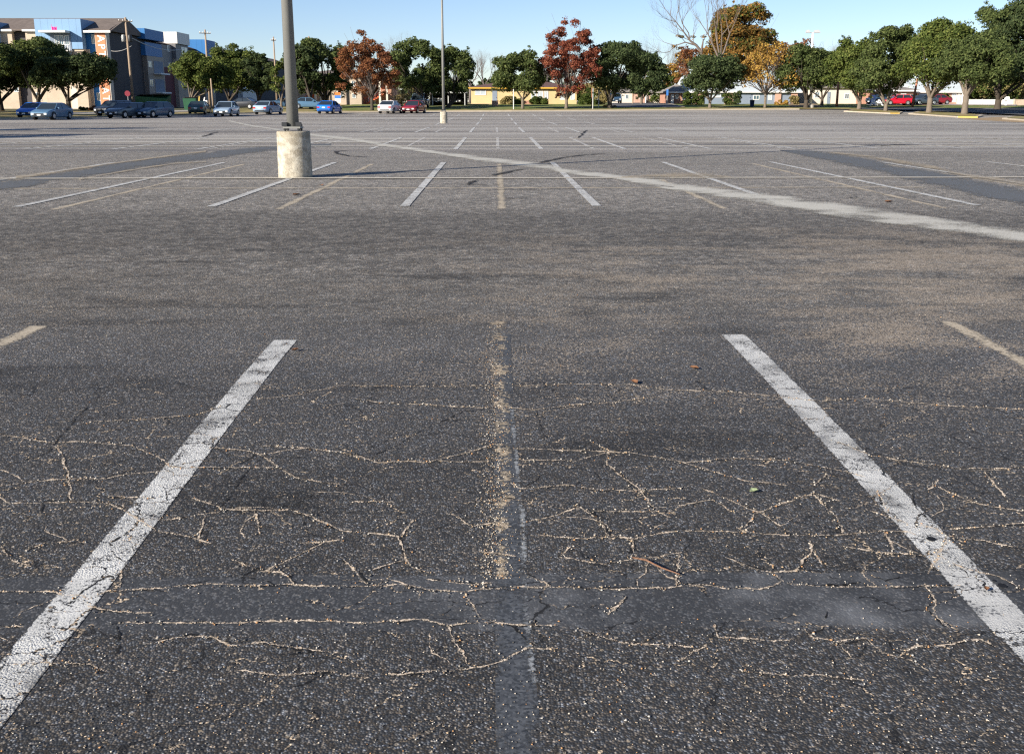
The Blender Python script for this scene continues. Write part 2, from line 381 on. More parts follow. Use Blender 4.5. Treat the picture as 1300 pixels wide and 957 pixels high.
M['tanbrick'] = mat_brick('tan_brick', (.46, .37, .28), (.40, .32, .24), (.5, .43, .35))
M['aptbrick'] = mat_brick('buff_stone', (.55, .44, .33), (.50, .40, .30), (.55, .47, .38), 1, .5, .2)
M['shadebrick'] = mat_brick('shaded_brick', (.075, .07, .075), (.09, .085, .085), (.085, .08, .08), 1, .5, .2)  # brick darkened to paint in the shade of side wall and recesses
M['redbrick'] = mat_brick('red_brick', (.42, .19, .12), (.36, .16, .10), (.42, .30, .24))
M['pinkbrick'] = mat_brick('pink_brick', (.52, .30, .22), (.47, .26, .19), (.5, .38, .30))
M['stonewall'] = mat_simple('rubble_stone', (.46, .36, .27), .9, .2, 0, .5, 2.5, .5)
M['bluepanel'] = mat_panel('blue_metal_panel', (.20, .34, .52), 1.1)
M['blueshade'] = mat_panel('shaded_blue_panel', (.03, .16, .40), 1.1)  # shaded copy of the blue panel, shade put into the colour
M['whitepanel'] = mat_panel('white_panel', (.70, .67, .62), 1.2)
M['greypanel_shade'] = mat_panel('shaded_grey_panel', (.17, .165, .17), .6)  # darkened so the colour carries the side wing's shade
M['tanpanel_shade'] = mat_panel('shaded_tan_panel', (.28, .23, .19), .6)  # tan with the side wing's shade painted in
M['creamwall'] = mat_simple('cream_render', (.60, .54, .46), .85, .2, 0, .08, 1)
M['orange'] = mat_simple('orange_banner', (.64, .25, .13), .7, .2, 0, .06, 1)
M['maroon'] = mat_simple('maroon_panel', (.14, .05, .055), .8, .2, 0, .1, 1)
M['shingle'] = mat_shingle('brown_shingle', (.20, .165, .145))
M['shingledark'] = mat_shingle('dark_shingle', (.16, .10, .09))
M['shinglegrey'] = mat_shingle('grey_shingle', (.30, .27, .245))
M['whiteroof'] = mat_simple('pale_metal_roof', (.50, .55, .56), .6, .4, 0, .18, .8)
M['shadegrey'] = mat_simple('shaded_siding', (.20, .24, .30), .8, .2, 0, .15, 1)  # blue-grey that paints shade onto walls, doors and recess panels
M['orangepaint'] = mat_simple('orange_red_paint', (.55, .12, .05), .7, .3)
M['goldtrim'] = mat_simple('ochre_fascia', (.55, .33, .05), .7, .3)
M['green'] = mat_simple('shaded_green_enamel', (.014, .075, .035), .6, .3, 0, .3, 2)  # green lowered to paint the containers as standing in shade
M['stopred_shade'] = mat_simple('shaded_red_sign_face', (.20, .012, .03), .5, .4)  # red lowered to paint in shade that does not reach the sign
M['pink'] = mat_simple('pink_cloth', (.75, .06, .28), .8, .1)
M['signblue'] = mat_simple('blue_sign_face', (.05, .18, .5), .5, .4)
M['interior'] = mat_simple('carport_back_wall', (.06, .05, .045), .9, .1)
M['cone'] = mat_simple('orange_plastic', (.7, .18, .04), .6, .3)
M['clothes'] = mat_simple('navy_cloth', (.02, .035, .10), .9, .1)
M['leafdry'] = mat_simple('dry_leaf', (.17, .085, .045), .8, .2, 0, .3, 40)
M['leafgreen'] = mat_simple('pale_green_leaf', (.30, .36, .20), .7, .2, 0, .2, 40)
def carpaint(name, col): return mat_simple(name, col, .28, .5, .15, .04, 1, 0, .6)

# ---------------------------------------------------------------- mesh helpers
def obj_raw(name, verts, faces, mat, parent=None, mats=None, midx=None, smooth_=False, uvs=None):
    me = bpy.data.meshes.new(name); me.from_pydata([tuple(v) for v in verts], [], faces); 
    for mm in (mats or [mat]): me.materials.append(mm)
    if midx is not None: me.polygons.foreach_set('material_index', midx)
    if smooth_: me.polygons.foreach_set('use_smooth', [True] * len(me.polygons))
    if uvs is not None:
        l = me.uv_layers.new(name='UVMap')
        vi = np.zeros(len(me.loops), dtype=np.int32); me.loops.foreach_get('vertex_index', vi)
        l.data.foreach_set('uv', np.asarray(uvs, dtype=np.float32)[vi].ravel())
    me.update()
    o = bpy.data.objects.new(name, me); COL.objects.link(o)
    if parent is not None: o.parent = parent
    return o
def np_obj(name, V, k, mat, parent=None):
    """V (n*k,3): n separate faces of k corners"""
    n = len(V) // k
    me = bpy.data.meshes.new(name)
    me.vertices.add(len(V)); me.vertices.foreach_set('co', np.asarray(V, dtype=np.float32).ravel())
    me.loops.add(len(V)); me.loops.foreach_set('vertex_index', np.arange(len(V), dtype=np.int32))
    me.polygons.add(n); me.polygons.foreach_set('loop_start', np.arange(0, len(V), k, dtype=np.int32))
    me.polygons.foreach_set('loop_total', np.full(n, k, dtype=np.int32))
    me.materials.append(mat); me.update(calc_edges=True); me.validate()
    o = bpy.data.objects.new(name, me); COL.objects.link(o)
    if parent is not None: o.parent = parent
    return o
def tag(o, label=None, cat=None, group=None, kind=None):
    if label: o['label'] = label
    if cat: o['category'] = cat
    if group: o['group'] = group
    if kind: o['kind'] = kind
    return o
def empty(name, loc, label, cat, group=None, rz=0.0):
    o = bpy.data.objects.new(name, None); o.empty_display_size = .2; COL.objects.link(o)
    o.location = loc; o.rotation_euler = (0, 0, rz); return tag(o, label, cat, group)
class MB:
    """collects boxes, prisms and tubes; coordinates local to the parent"""
    def __init__(s): s.v = []; s.f = []
    def box(s, x0, x1, y0, y1, z0, z1):
        b = len(s.v)
        for x in (x0, x1):
            for y in (y0, y1):
                for z in (z0, z1): s.v.append((x, y, z))
        for q in ((0, 1, 3, 2), (4, 6, 7, 5), (0, 4, 5, 1), (2, 3, 7, 6), (0, 2, 6, 4), (1, 5, 7, 3)): s.f.append([b + i for i in q])
        return s
    def poly(s, pts, faces):
        b = len(s.v); s.v += [tuple(p) for p in pts]; s.f += [[b + i for i in q] for q in faces]; return s
    def tube(s, pts, rads, n=8, cap=True):
        pts = [Vector(p) for p in pts]; b = len(s.v); m = len(pts)
        for i, p in enumerate(pts):
            d = (pts[min(i + 1, m - 1)] - pts[max(i - 1, 0)]); d = d.normalized() if d.length > 1e-9 else Vector((0, 0, 1))
            a = Vector((1, 0, 0)) if abs(d.x) < .8 else Vector((0, 1, 0))
            e1 = d.cross(a).normalized(); e2 = d.cross(e1)
            for j in range(n):
                t = 2 * math.pi * j / n; s.v.append(tuple(p + (e1 * math.cos(t) + e2 * math.sin(t)) * rads[i]))
        for i in range(m - 1):
            for j in range(n):
                s.f.append([b + i * n + j, b + i * n + (j + 1) % n, b + (i + 1) * n + (j + 1) % n, b + (i + 1) * n + j])
        if cap:
            s.f.append([b + j for j in range(n)][::-1]); s.f.append([b + (m - 1) * n + j for j in range(n)])
        return s
    def lathe(s, prof, n=32, c=(0, 0)):
        b = len(s.v)
        for r, z in prof:
            for j in range(n):
                t = 2 * math.pi * j / n; s.v.append((c[0] + r * math.cos(t), c[1] + r * math.sin(t), z))
        for i in range(len(prof) - 1):
            for j in range(n):
                s.f.append([b + i * n + j, b + i * n + (j + 1) % n, b + (i + 1) * n + (j + 1) % n, b + (i + 1) * n + j])
        s.f.append([b + j for j in range(n)][::-1]); s.f.append([b + (len(prof) - 1) * n + j for j in range(n)]); return s
    def build(s, name, mat, parent=None, smooth_=False):
        o = obj_raw(name, s.v, s.f, mat, parent, smooth_=smooth_)
        return o

# ---------------------------------------------------------------- ground sheets
def grid_sheet(name, xs, ys, mat, dz, kind='structure'):
    V = [(x, y, gz(x, y) + dz) for y in ys for x in xs]; nx = len(xs)
    F = [[j * nx + i, j * nx + i + 1, (j + 1) * nx + i + 1, (j + 1) * nx + i] for j in range(len(ys) - 1) for i in range(nx - 1)]
    return tag(obj_raw(name, V, F, mat, smooth_=True), kind=kind)
def clip_interp(poly, n):
    return poly
import bisect
def zo(dz, y): return dz * (1 + 4.5 * min(1, max(0, (y - 5) / 10))) if dz < .0045 else dz
def strip_between(name, A, B, mat, dz, step=1.5, m=2, parent=None):
    """sheet between two polylines (world xy) following the ground; uv.y runs 0..1 across"""
    def resample(L, n):
        L = [Vector((p[0], p[1])) for p in L]; d = [0]
        for a, b in zip(L, L[1:]): d.append(d[-1] + (b - a).length)
        out = []
        for i in range(n):
            s = d[-1] * i / (n - 1); k = min(len(L) - 2, max(0, bisect.bisect_right(d, s) - 1))
            tt = (s - d[k]) / max(1e-9, d[k + 1] - d[k]); out.append(L[k].lerp(L[k + 1], tt))
        return out
    La = sum((Vector(a[:2]) - Vector(b[:2])).length for a, b in zip(A, A[1:]))
    n = max(len(A), int(La / step) + 2); ra = resample(A, n); rb = resample(B, n)
    V = []; U = []; F = []
    for i in range(n):
        for j in range(m + 1):
            q = ra[i].lerp(rb[i], j / m); V.append((q.x, q.y, gz(q.x, q.y) + zo(dz, q.y))); U.append((i / (n - 1), j / m))
    for i in range(n - 1):
        for j in range(m):
            a = i * (m + 1) + j; F.append([a, a + 1, a + m + 2, a + m + 1])
    return V, F, U
def merge(name, parts, mat, kind='structure'):
    V = []; F = []; U = []
    for v, f, u in parts:
        b = len(V); V += v; F += [[b + i for i in q] for q in f]; U += u
    # keep normals up
    FF = []
    for q in F:
        a, b_, c = (Vector(V[q[0]]), Vector(V[q[1]]), Vector(V[q[2]]))
        FF.append(q if (b_ - a).cross(c - a).z > 0 else q[::-1])
    o = obj_raw(name, V, FF, mat, uvs=U, smooth_=True); return tag(o, kind=kind)
def line_strip(x0, y0, x1, y1, w, dz, step=.25, wob=0.0):
    d = Vector((x1 - x0, y1 - y0)); L = d.length; d /= L; nrm = Vector((-d.y, d.x)); n = max(2, int(L / step) + 1); A = []; B = []
    for i in range(n + 1):
        p = Vector((x0, y0)) + d * (L * i / n)
        wa = (rnd.random() - .5) * wob; wb = (rnd.random() - .5) * wob
        A.append(p + nrm * (w / 2 + wa)); B.append(p - nrm * (w / 2 + wb))
    return strip_between('', A, B, None, dz, step)

# kerb line of the lot's far edge, from the photograph
KERB = [P(px, py) for px, py in ((-260, 153), (-60, 152.5), (35, 151.5), (130, 149.5), (240, 146.2), (330, 144.2), (460, 143), (560, 142.2), (650, 141.9), (760, 141), (900, 139.9), (1010, 139.4), (1070, 139.9), (1150, 141), (1240, 144), (1330, 148), (1500, 152))]
def kerbY(x):
    for a, b in zip(KERB, KERB[1:]):
        if a.x <= x <= b.x: return a.y + (b.y - a.y) * (x - a.x) / (b.x - a.x)
    return KERB[0].y if x < KERB[0].x else KERB[-1].y

xs = [-1500, -700, -300, -150] + list(np.arange(-110, 111, 5.0)) + [150, 300, 700, 1500]
ys = [-40, -20, -10, -5] + list(np.arange(0, 12, .5)) + list(np.arange(12, 200, 3.0)) + [260, 400, 700, 1500, 2900]
grid_sheet('ground', xs, ys, M['ground'], -.06)
def lot():
    xs = sorted(set(list(np.arange(-90, 91, 3.0)))); V = []; F = []
    base = [-12, -6, -3] + list(np.arange(0, 10, .25)) + list(np.arange(10, 60, 1.0)) + list(np.arange(60, 90.1, 3.0))
    for x in xs:
        ky = kerbY(x); col = base + list(np.linspace(90, ky, 14))[1:] if ky > 92 else [b for b in base if b < ky - 1] 
        col = base[:-11] + list(np.linspace(60, ky, 26))
        V.append([(x, y, gz(x, y)) for y in col])
    ny = len(V[0]); vv = [p for c in V for p in c]
    for i in range(len(xs) - 1):
        for j in range(ny - 1):
            F.append([i * ny + j, (i + 1) * ny + j, (i + 1) * ny + j + 1, i * ny + j + 1])
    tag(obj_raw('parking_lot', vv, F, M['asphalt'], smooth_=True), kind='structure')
lot()
def band_beyond(name, off0, off1, mat, dz, x0=-90, x1=110, step=2.5):
    A = [(x, kerbY(x) + off0) for x in np.arange(x0, x1 + .1, step)]; B = [(x, kerbY(x) + off1) for x in np.arange(x0, x1 + .1, step)]
    return merge(name, [strip_between('', A, B, None, dz, 2.5, 6)], mat)
band_beyond('grass_verge', .15, 4.5, M['verge'], .115)
band_beyond('lawn', 4.5, 60, M['grass'], .09, -22, 110)
band_beyond('lawn', 4.5, 40, M['verge'], .09, -90, -22)
def kerb_solid(pts, mat, h=.14, w=.16, name='kerb'):
    V = []; F = []
    for i, p in enumerate(pts):
        a = pts[max(0, i - 1)]; b = pts[min(len(pts) - 1, i + 1)]; d = Vector((b[0] - a[0], b[1] - a[1])).normalized(); n = Vector((-d.y, d.x)) * w
        z = gz(p[0], p[1])
        V += [(p[0], p[1], z - .05), (p[0], p[1], z + h), (p[0] + n.x, p[1] + n.y, z + h), (p[0] + n.x, p[1] + n.y, z - .05)]
    for i in range(len(pts) - 1):
        for j in range(3): F.append([i * 4 + j, i * 4 + 4 + j, i * 4 + 5 + j, i * 4 + 1 + j])
    F += [[0, 1, 2, 3], [len(V) - 1, len(V) - 2, len(V) - 3, len(V) - 4]]
    return tag(obj_raw(name, V, F, mat), kind='structure')
KX = [x for x in np.arange(-88, 41, 2.0)]
kerb_solid([(x, kerbY(x) - .02) for x in KX], M['kerb'])

# islands at the right with trees on them
def island(pix, yellow_from=None):
    pts = [P(a, b) for a, b in pix]
    n = len(pts); V = [(p.x, p.y, gz(p.x, p.y) + .13) for p in pts] + [(p.x, p.y, gz(p.x, p.y) - .05) for p in pts]
    cx = sum(p.x for p in pts) / n; cy = sum(p.y for p in pts) / n
    F = [[i, i + n, (i + 1) % n + n, (i + 1) % n] for i in range(n)]
    V.append((cx, cy, gz(cx, cy) + .13)); F += [[(i + 1) % n, len(V) - 1, i] for i in range(n)]
    k = tag(obj_raw('island_kerb', V, F, M['kerb']), kind='structure')
    V2 = []; 
    for p in pts:
        q = Vector((cx, cy)) + (Vector((p.x, p.y)) - Vector((cx, cy))) * .90; V2.append((q.x, q.y, gz(q.x, q.y) + .16))
    V2.append((cx, cy, gz(cx, cy) + .22))
    tag(obj_raw('island_grass', V2, [[(i + 1) % n, n, i] for i in range(n)], M['verge']), kind='structure')
    return pts
ISL = [((1071, 142.2), (1100, 143.6), (1130, 145), (1142, 145), (1146, 143.6), (1138, 142.2), (1110, 140.9), (1082, 140.6)),
       ((1153, 145.4), (1180, 147.2), (1215, 149.6), (1240, 150), (1248, 148.2), (1238, 146.4), (1205, 144.4), (1165, 143)),
       ((1272, 151.8), (1300, 153.8), (1350, 157), (1400, 157), (1380, 152), (1320, 149.8), (1285, 149.6))]
for s in ISL: island(s)
for (a, b) in (((1130, 145), (1142, 145)), ((1216, 149.7), (1241, 150.05))):
    p, q = P(*a), P(*b); pts = [p.lerp(q, i / 4) for i in range(5)]
    kerb_solid([(v.x, v.y - .03) for v in pts], M['kerb_yellow'], .15, .22, 'yellow_kerb_paint')
# dirt apron and shaded access road beyond the islands
merge('dirt_apron', [strip_between('', [P(x, y) for x, y in ((1215, 151.0), (1255, 153.5), (1300, 156), (1400, 160))], [P(x, y) for x, y in ((1235, 150.4), (1262, 149.2), (1300, 148), (1400, 150))], None, .006, 1, 3)], M['dirt'])
merge('access_road', [strip_between('', [P(x, y) for x, y in ((1090, 140.2), (1150, 141.6), (1240, 145), (1300, 148), (1420, 154))], [P(x, y) for x, y in ((1090, 138.6), (1150, 138.6), (1240, 138.8), (1300, 139), (1420, 140))], None, .16, 2, 4)], M['road'])
# sidewalk, driveway, street leading away
merge('sidewalk', [strip_between('', [W(x, 137, 158) for x in (560, 600, 640, 680)], [W(x, 136, 160) for x in (560, 600, 640, 680)], None, .12, 2, 2)], M['walk'])
merge('side_street', [strip_between('', [W(772, 138, 139), W(775, 136, 160), W(778, 135, 200), W(782, 134, 300)], [W(866, 138, 139), W(846, 136, 160), W(822, 135, 200), W(806, 134, 300)], None, .135, 3, 4)], M['road'])
merge('street_kerb', [strip_between('', [W(866, 138, 139), W(846, 136, 160), W(822, 135, 200)], [W(870, 138, 139), W(850, 136, 160), W(825, 135, 200)], None, .18, 3, 2)], M['kerb'])
merge('driveway', [strip_between('', [W(1004, 138, 141), W(996, 135, 165)], [W(1046, 138, 141), W(1030, 135, 165)], None, .14, 3, 2)], M['dirt'])
merge('driveway', [strip_between('', [W(1100, 136, 150), W(1160, 136, 150), W(1232, 136, 150), W(1290, 136, 146)], [W(1100, 134.5, 158), W(1160, 134.5, 158), W(1240, 134.5, 158), W(1290, 134, 154)], None, .14, 3, 2)], M['walk'])
merge('sidewalk', [strip_between('', [P(85, 146.6), P(130, 146), P(240, 143.2)], [P(85, 144.4), P(130, 143.6), P(240, 141.3)], None, .13, 3, 2)], M['walk'])

# ---------------------------------------------------------------- painted lines and other marks on the asphalt
Z1, Z2, Z3, Z4, Z5 = .0007, .0014, .0021, .0028, .0035
S = 2.74; XL = [-1.30 + S * k for k in range(-11, 15)]
rows = [(14.25, 25.3), (32.5, 43.4), (50.8, 61.6), (69.1, 79.9), (87.4, 98.2), (105.7, 116.2)]
parts = []; faded = []
a, b = P(362, 432), P(-20, 905)
d = (b - a); parts.append(line_strip(a.x, a.y, a.x + d.x * 1.0, a.y + d.y * 1.0, .148, Z2, .12, .004))
e = b + d * 1.6; parts.append(line_strip(b.x, b.y, e.x, e.y, .148, Z2, .12, .004))
a, b = P(931, 425), P(1298, 808)
d = (b - a); e = a + d * 2.2
parts.append(line_strip(a.x, a.y, b.x, b.y, .148, Z2, .12, .004)); parts.append(line_strip(b.x, b.y, e.x, e.y, .135, Z2, .2, .004))
for s in (-2, -1, 2, 3):
    x = -1.30 + S * s
    parts.append(line_strip(x + (.5 if s > 0 else -.5) * 0, 5.9, x, -5, .13, Z2, .3))
parts = parts[:4]
for k, x in enumerate(XL):
    for ri, (y0, y1) in enumerate(rows):
        if y1 > kerbY(x) - 6 or (x < -28 and ri > 3): continue
        if ri == 0 and x < -11: continue
        jx = rnd.uniform(-.03, .03) if ri else 0
        q = parts if (ri == 0 or rnd.random() > .12) else faded
        q.append(line_strip(x + jx, y0, x + jx + rnd.uniform(-.03, .03), y1, .135 if ri == 0 else .15, Z2, .5, .006))
merge('painted_lines', parts, M['white_line'])
# old faded lines in the earlier 3.1 m spacing and cross lines
for k in range(-6, 9):
    x = .08 + 3.1 * k
    for ri, (y0, y1) in enumerate(rows[:3]):
        if ri == 0: continue
        faded.append(line_strip(x, y0 + .3, x, y1, .12, Z1, .6, .02))
merge('faded_lines', faded, M['faded_line'])
tl = []
for k in range(-3, 5):
    x = .09 + 3.1 * k
    tl.append(line_strip(x, 13.9, x, 24.6 if k not in (1,) else 19.4, .13, Z1, .3, .03))
tl.append(line_strip(2.98, 6.4, 3.02, -1, .12, Z1, .2, .03)); ga, gb = P(48, 414), P(-120, 500); tl.append(line_strip(ga.x, ga.y, gb.x, gb.y, .12, Z1, .2, .03))
tl.append(line_strip(-12, 17.45, 7.5, 17.5, .18, Z1, .6, .03))
merge('worn_tan_lines', tl, M['tan_line'])
merge('pale_cross_lines', [line_strip(-34, yy, 38, yy + .02, w, Z4, .6, .02) for yy, w in ((19.75, .22), (38.0, .30), (41.5, .35), (34.6, .4))], M['cross_line'])
cl = [line_strip(-30, yy, 40, yy, .40, Z1, 1.0, .04) for yy in (56.2, 74.5, 92.8, 34.0)]
merge('faded_cross_lines', cl, M['faded_line'])
# the old centre line: sandy debris in its left half, blackout paint to the right
def poly_px(A, B, dz, step=.15, m=3): return strip_between('', [P(*p) for p in A], [P(*p) for p in B], None, dz, step, m)
merge('old_line_debris', [poly_px([(618, 408), (620, 470), (622, 540), (622, 600), (623, 660), (624, 735)], [(648, 408), (651, 470), (653, 540), (655, 600), (654, 640), (648, 735)], Z2)], M['debris_line'])
merge('blackout_paint', [poly_px([(628, 425), (628, 500), (628, 600), (627, 700), (628, 800), (630, 960)], [(648, 425), (652, 500), (657, 600), (664, 700), (674, 800), (690, 960)], Z1)], M['black_paint'])
merge('pale_dust_edge', [poly_px([(646, 520), (654, 600), (659, 660), (661, 740), (664, 800), (672, 868)], [(654, 520), (660, 600), (668, 660), (671, 740), (676, 800), (684, 868)], Z3)], M['pale_edge'])
# pale curved trench patch
top = [(292, 153.2), (320, 159.3), (340, 162), (372, 167.6), (400, 170.6), (440, 174.4), (500, 184), (560, 193), (620, 200), (700, 209), (720, 215), (780, 222), (840, 228), (850, 233), (930, 241), (990, 247.5), (1050, 257), (1110, 264), (1185, 277), (1300, 291.5), (1420, 305)]
bot = [(289, 154.4), (318, 161), (340, 163.9), (372, 170), (400, 174), (440, 178.5), (500, 188.5), (560, 197.5), (620, 207), (700, 217), (720, 222), (780, 228), (830, 238), (850, 242.5), (930, 254), (992, 264), (1010, 268), (1075, 279), (1146, 288), (1300, 309), (1420, 325)]
merge('pale_trench_patch', [poly_px(top, bot, Z3, .5, 4)], M['pale_strip'])
merge('sand_patch', [poly_px([(788, 225.2), (820, 221.5), (850, 219.5), (900, 219.6), (928, 225)], [(790, 226.6), (820, 227), (850, 227), (900, 227), (928, 226.2)], Z4, .3, 3),
                     poly_px([(1056, 193.5), (1110, 198), (1180, 209), (1215, 220), (1260, 225), (1330, 234)], [(1052, 194.6), (1110, 203), (1180, 216), (1210, 222), (1260, 232), (1330, 245)], Z4, .3, 3),
                     poly_px([(20, 223), (60, 219), (100, 213), (150, 206.5), (200, 199.5), (262, 191)], [(20, 229), (60, 223.5), (100, 216.5), (150, 208.5), (200, 202), (262, 194)], Z4, .3, 3),
                     poly_px([(100, 227.5), (160, 216.5), (220, 207.5), (262, 205.5)], [(100, 230), (160, 219), (220, 209.5), (262, 207)], Z4, .3, 3)], M['tan_patch'])
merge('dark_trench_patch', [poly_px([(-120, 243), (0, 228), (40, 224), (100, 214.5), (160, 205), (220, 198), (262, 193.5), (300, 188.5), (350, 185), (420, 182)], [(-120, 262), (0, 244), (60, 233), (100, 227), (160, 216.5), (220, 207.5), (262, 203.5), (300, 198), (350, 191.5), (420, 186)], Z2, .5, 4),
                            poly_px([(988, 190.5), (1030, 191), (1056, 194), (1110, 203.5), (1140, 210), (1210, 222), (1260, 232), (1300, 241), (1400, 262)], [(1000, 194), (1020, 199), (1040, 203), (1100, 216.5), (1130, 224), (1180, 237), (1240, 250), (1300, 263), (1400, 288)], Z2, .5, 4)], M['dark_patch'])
# tar seams, and a painted shadow of the near pole's lamp head
def crack_line(pts, w, dz, jit=.010, step=.03, world=False, wvar=.5):
    Q = [p if world else P(*p) for p in pts]; A = []; B = []
    pl = []
    for a, b in zip(Q, Q[1:]):
        L = (b - a).length; n = max(1, int(L / step)); 
        for i in range(n): pl.append(a.lerp(b, i / n))
    pl.append(Q[-1]); n = len(pl); off = 0.0
    if n < 2: return None
    for i, p in enumerate(pl):
        d = (pl[min(n - 1, i + 1)] - pl[max(0, i - 1)]); d.z = 0
        if d.length < 1e-6: d = Vector((1, 0, 0))
        d.normalize(); nn = Vector((-d.y, d.x, 0))
        off = off * .82 + rnd.uniform(-jit, jit); ww = w * (1 + rnd.uniform(-wvar, wvar)) / 2
        if i in (0, n - 1): ww *= .3
        A.append(p + nn * (off + ww)); B.append(p + nn * (off - ww))
    V = []; U = []; F = []
    for i in range(n):
        for q, v in ((A[i], 0), (B[i], 1)): V.append((q.x, q.y, gz(q.x, q.y) + zo(dz, q.y))); U.append((i / n, v))
    for i in range(n - 1): F.append([2 * i, 2 * i + 1, 2 * i + 3, 2 * i + 2])
    return (V, F, U), [(a + b) / 2 for a, b in zip(A, B)]
tars = []
for pts, w in (([(684, 207.5), (712, 201), (740, 197.5), (768, 195)], .12), ([(627, 224), (645, 219.5), (668, 215)], .16), ([(594, 235.5), (601, 232), (608, 229)], .12),
               ([(734, 175.5), (736, 171), (741, 168), (747, 165.6)], .11), ([(600, 242.5), (700, 240), (780, 241)], .05), ([(1118, 186), (1135, 184.4), (1150, 184)], .25),  # the stroke at far right paints the lamp head's cast shadow
               ([(424, 195), (424, 192.6), (450, 190.5), (490, 189)], .12), ([(424, 195), (440, 199), (470, 200)], .12),
               ([(170, 256.5), (195, 255)], .18), ([(905, 225), (920, 225)], .2), ([(1080, 252), (1095, 251)], .3), ([(640, 252), (668, 253)], .15), ([(640, 235), (560, 234)], .12), ([(858, 238.6), (840, 237)], .3),
               ([(258, 174), (266, 170.4), (275, 168)], .15)):
    tars.append(crack_line(pts, w, Z4, .05, .4)[0])
merge('tar_seams_and_shadow', tars, M['tar'])

# traced cracks
T = [  # sandy filled
 [(110,536),(190,532),(250,527),(280,517)], [(325,507),(380,501),(430,490),(500,490),(550,491),(620,490)],
 [(650,490),(730,488),(800,488),(850,495),(930,498),(990,504),(1040,509),(1100,506),(1200,515),(1300,520),(1390,522)],
 [(450,506),(480,511),(530,513),(590,517),(650,518),(680,520),(730,514),(780,511),(820,505)],
 [(-40,545),(0,551),(65,562),(100,561),(165,566),(200,580),(215,592),(234,594),(268,593),(348,594)],
 [(270,569),(314,572),(335,580),(355,595),(378,607),(408,612),(432,616)],
 [(330,566),(380,568),(450,577),(480,587),(540,585),(620,587)], [(650,570),(750,572),(800,575),(870,587),(930,582),(1000,585),(1052,595),(1099,605)],
 [(-30,619),(0,617),(43,612),(87,608),(134,608),(160,602),(214,599)], [(72,567),(80,580),(82,590),(88,607),(88,635)],
 [(-20,626),(0,632),(10,638),(40,640),(87,637),(134,639),(150,644),(177,660),(200,674),(241,680),(268,690)], [(137,630),(200,632)],
 [(244,632),(288,647),(334,649),(368,647),(395,657),(432,674),(475,677),(507,680),(510,694),(515,707),(520,720),(545,727)],
 [(200,660),(234,657),(288,648)], [(261,655),(254,674),(251,685)], [(324,649),(330,677)],
 [(-20,752),(0,752),(67,752),(77,757),(104,757),(110,761),(134,751),(154,751),(200,748),(254,742),(294,743),(368,742),(432,745),(519,743),(545,750),(586,751),(626,747),(669,745),(713,745),(770,747),(850,746),(865,744),(895,743),(915,747),(965,748),(982,744),(994,739)],
 [(999,741),(1052,744),(1112,745),(1186,744),(1220,743)], [(0,796),(30,796)], [(110,769),(150,777),(194,779)],
 [(147,791),(274,791),(432,788),(468,790),(542,787),(569,794),(612,790),(649,794),(713,795)], [(13,844),(60,842),(114,844),(134,854)],
 [(154,724),(152,747)], [(294,710),(334,724),(355,726),(368,732),(375,742)], [(334,727),(375,707),(415,685)],
 [(495,585),(545,587),(585,577),(622,567)], [(435,575),(465,583)], [(656,584),(729,585)], [(749,560),(773,572),(770,590),(803,615),(820,632),(833,649),(853,657)],
 [(649,613),(662,621),(723,616),(756,622),(813,623),(866,620)], [(662,664),(703,654),(736,643),(756,657),(773,680),(806,684),(843,676),(866,674),(918,675),(1012,680),(1066,679),(1119,674),(1153,675),(1166,680)],
 [(753,649),(816,649),(833,649)], [(679,679),(736,683),(773,682)], [(803,685),(801,709)], [(709,707),(729,692)], [(709,707),(736,711),(770,716),(800,711),(836,707),(866,702)],
 [(863,704),(860,727),(860,744)], [(572,650),(599,669),(626,665),(649,670)], [(448,637),(500,637)], [(586,639),(622,635),(649,634),(686,639)],
 [(525,660),(509,680)], [(435,711),(455,727),(468,742)], [(472,724),(512,712)], [(592,754),(609,784)], [(569,794),(579,814),(592,844)], [(666,727),(699,744)], [(795,757),(770,781)],
 [(492,856),(569,851),(622,844),(669,824),(706,823)], [(865,587),(945,610),(999,617)], [(1106,578),(1166,588),(1220,596),(1300,593),(1370,597)], [(1250,597),(1276,632)],
 [(1032,615),(1052,602)], [(1179,622),(1193,610)], [(892,620),(965,652),(992,669)], [(945,670),(960,652),(992,640),(1032,627),(1059,654),(1069,677)], [(1032,625),(1066,637)],
 [(1099,647),(1153,665),(1186,670),(1203,680),(1190,704)], [(1203,672),(1260,669),(1300,665),(1350,664)], [(1072,694),(1119,702),(1186,706)], [(1186,704),(1226,722),(1266,731),(1300,750)],
 [(1029,687),(1029,704),(1009,724),(979,727),(952,720),(922,707)], [(1032,700),(1044,717)], [(979,727),(994,739)], [(1123,675),(1133,699)], [(1112,624),(1129,654)],
 [(1190,707),(1179,729)], [(1173,741),(1186,761),(1186,781),(1206,798)], [(908,791),(912,809),(982,813),(1006,811)], [(1022,801),(1032,811),(1066,816),(1099,811),(1119,828),(1143,834),(1159,838),(1180,851)],
 [(1143,834),(1166,821),(1246,814),(1263,824)], [(1066,817),(1082,838)], [(942,851),(999,858),(1032,856),(1100,864)], [(865,839),(898,818)], [(200,814),(241,808),(268,809),(294,819),(334,816),(432,829)],
 [(0,690),(18,712),(40,720)], [(30,700),(55,690),(110,688)], [(1190,618),(1240,640),(1300,650)], [(1203,680),(1250,687),(1300,697)], [(1060,560),(1106,578)], [(870,640),(905,635),(930,650)],
 [(380,690),(432,687)], [(600,700),(627,703),(655,706)], [(541,735),(600,741),(626,740)], [(735,800),(790,815),(830,818),(880,822)], [(300,850),(350,856),(420,852),(470,860)],
]
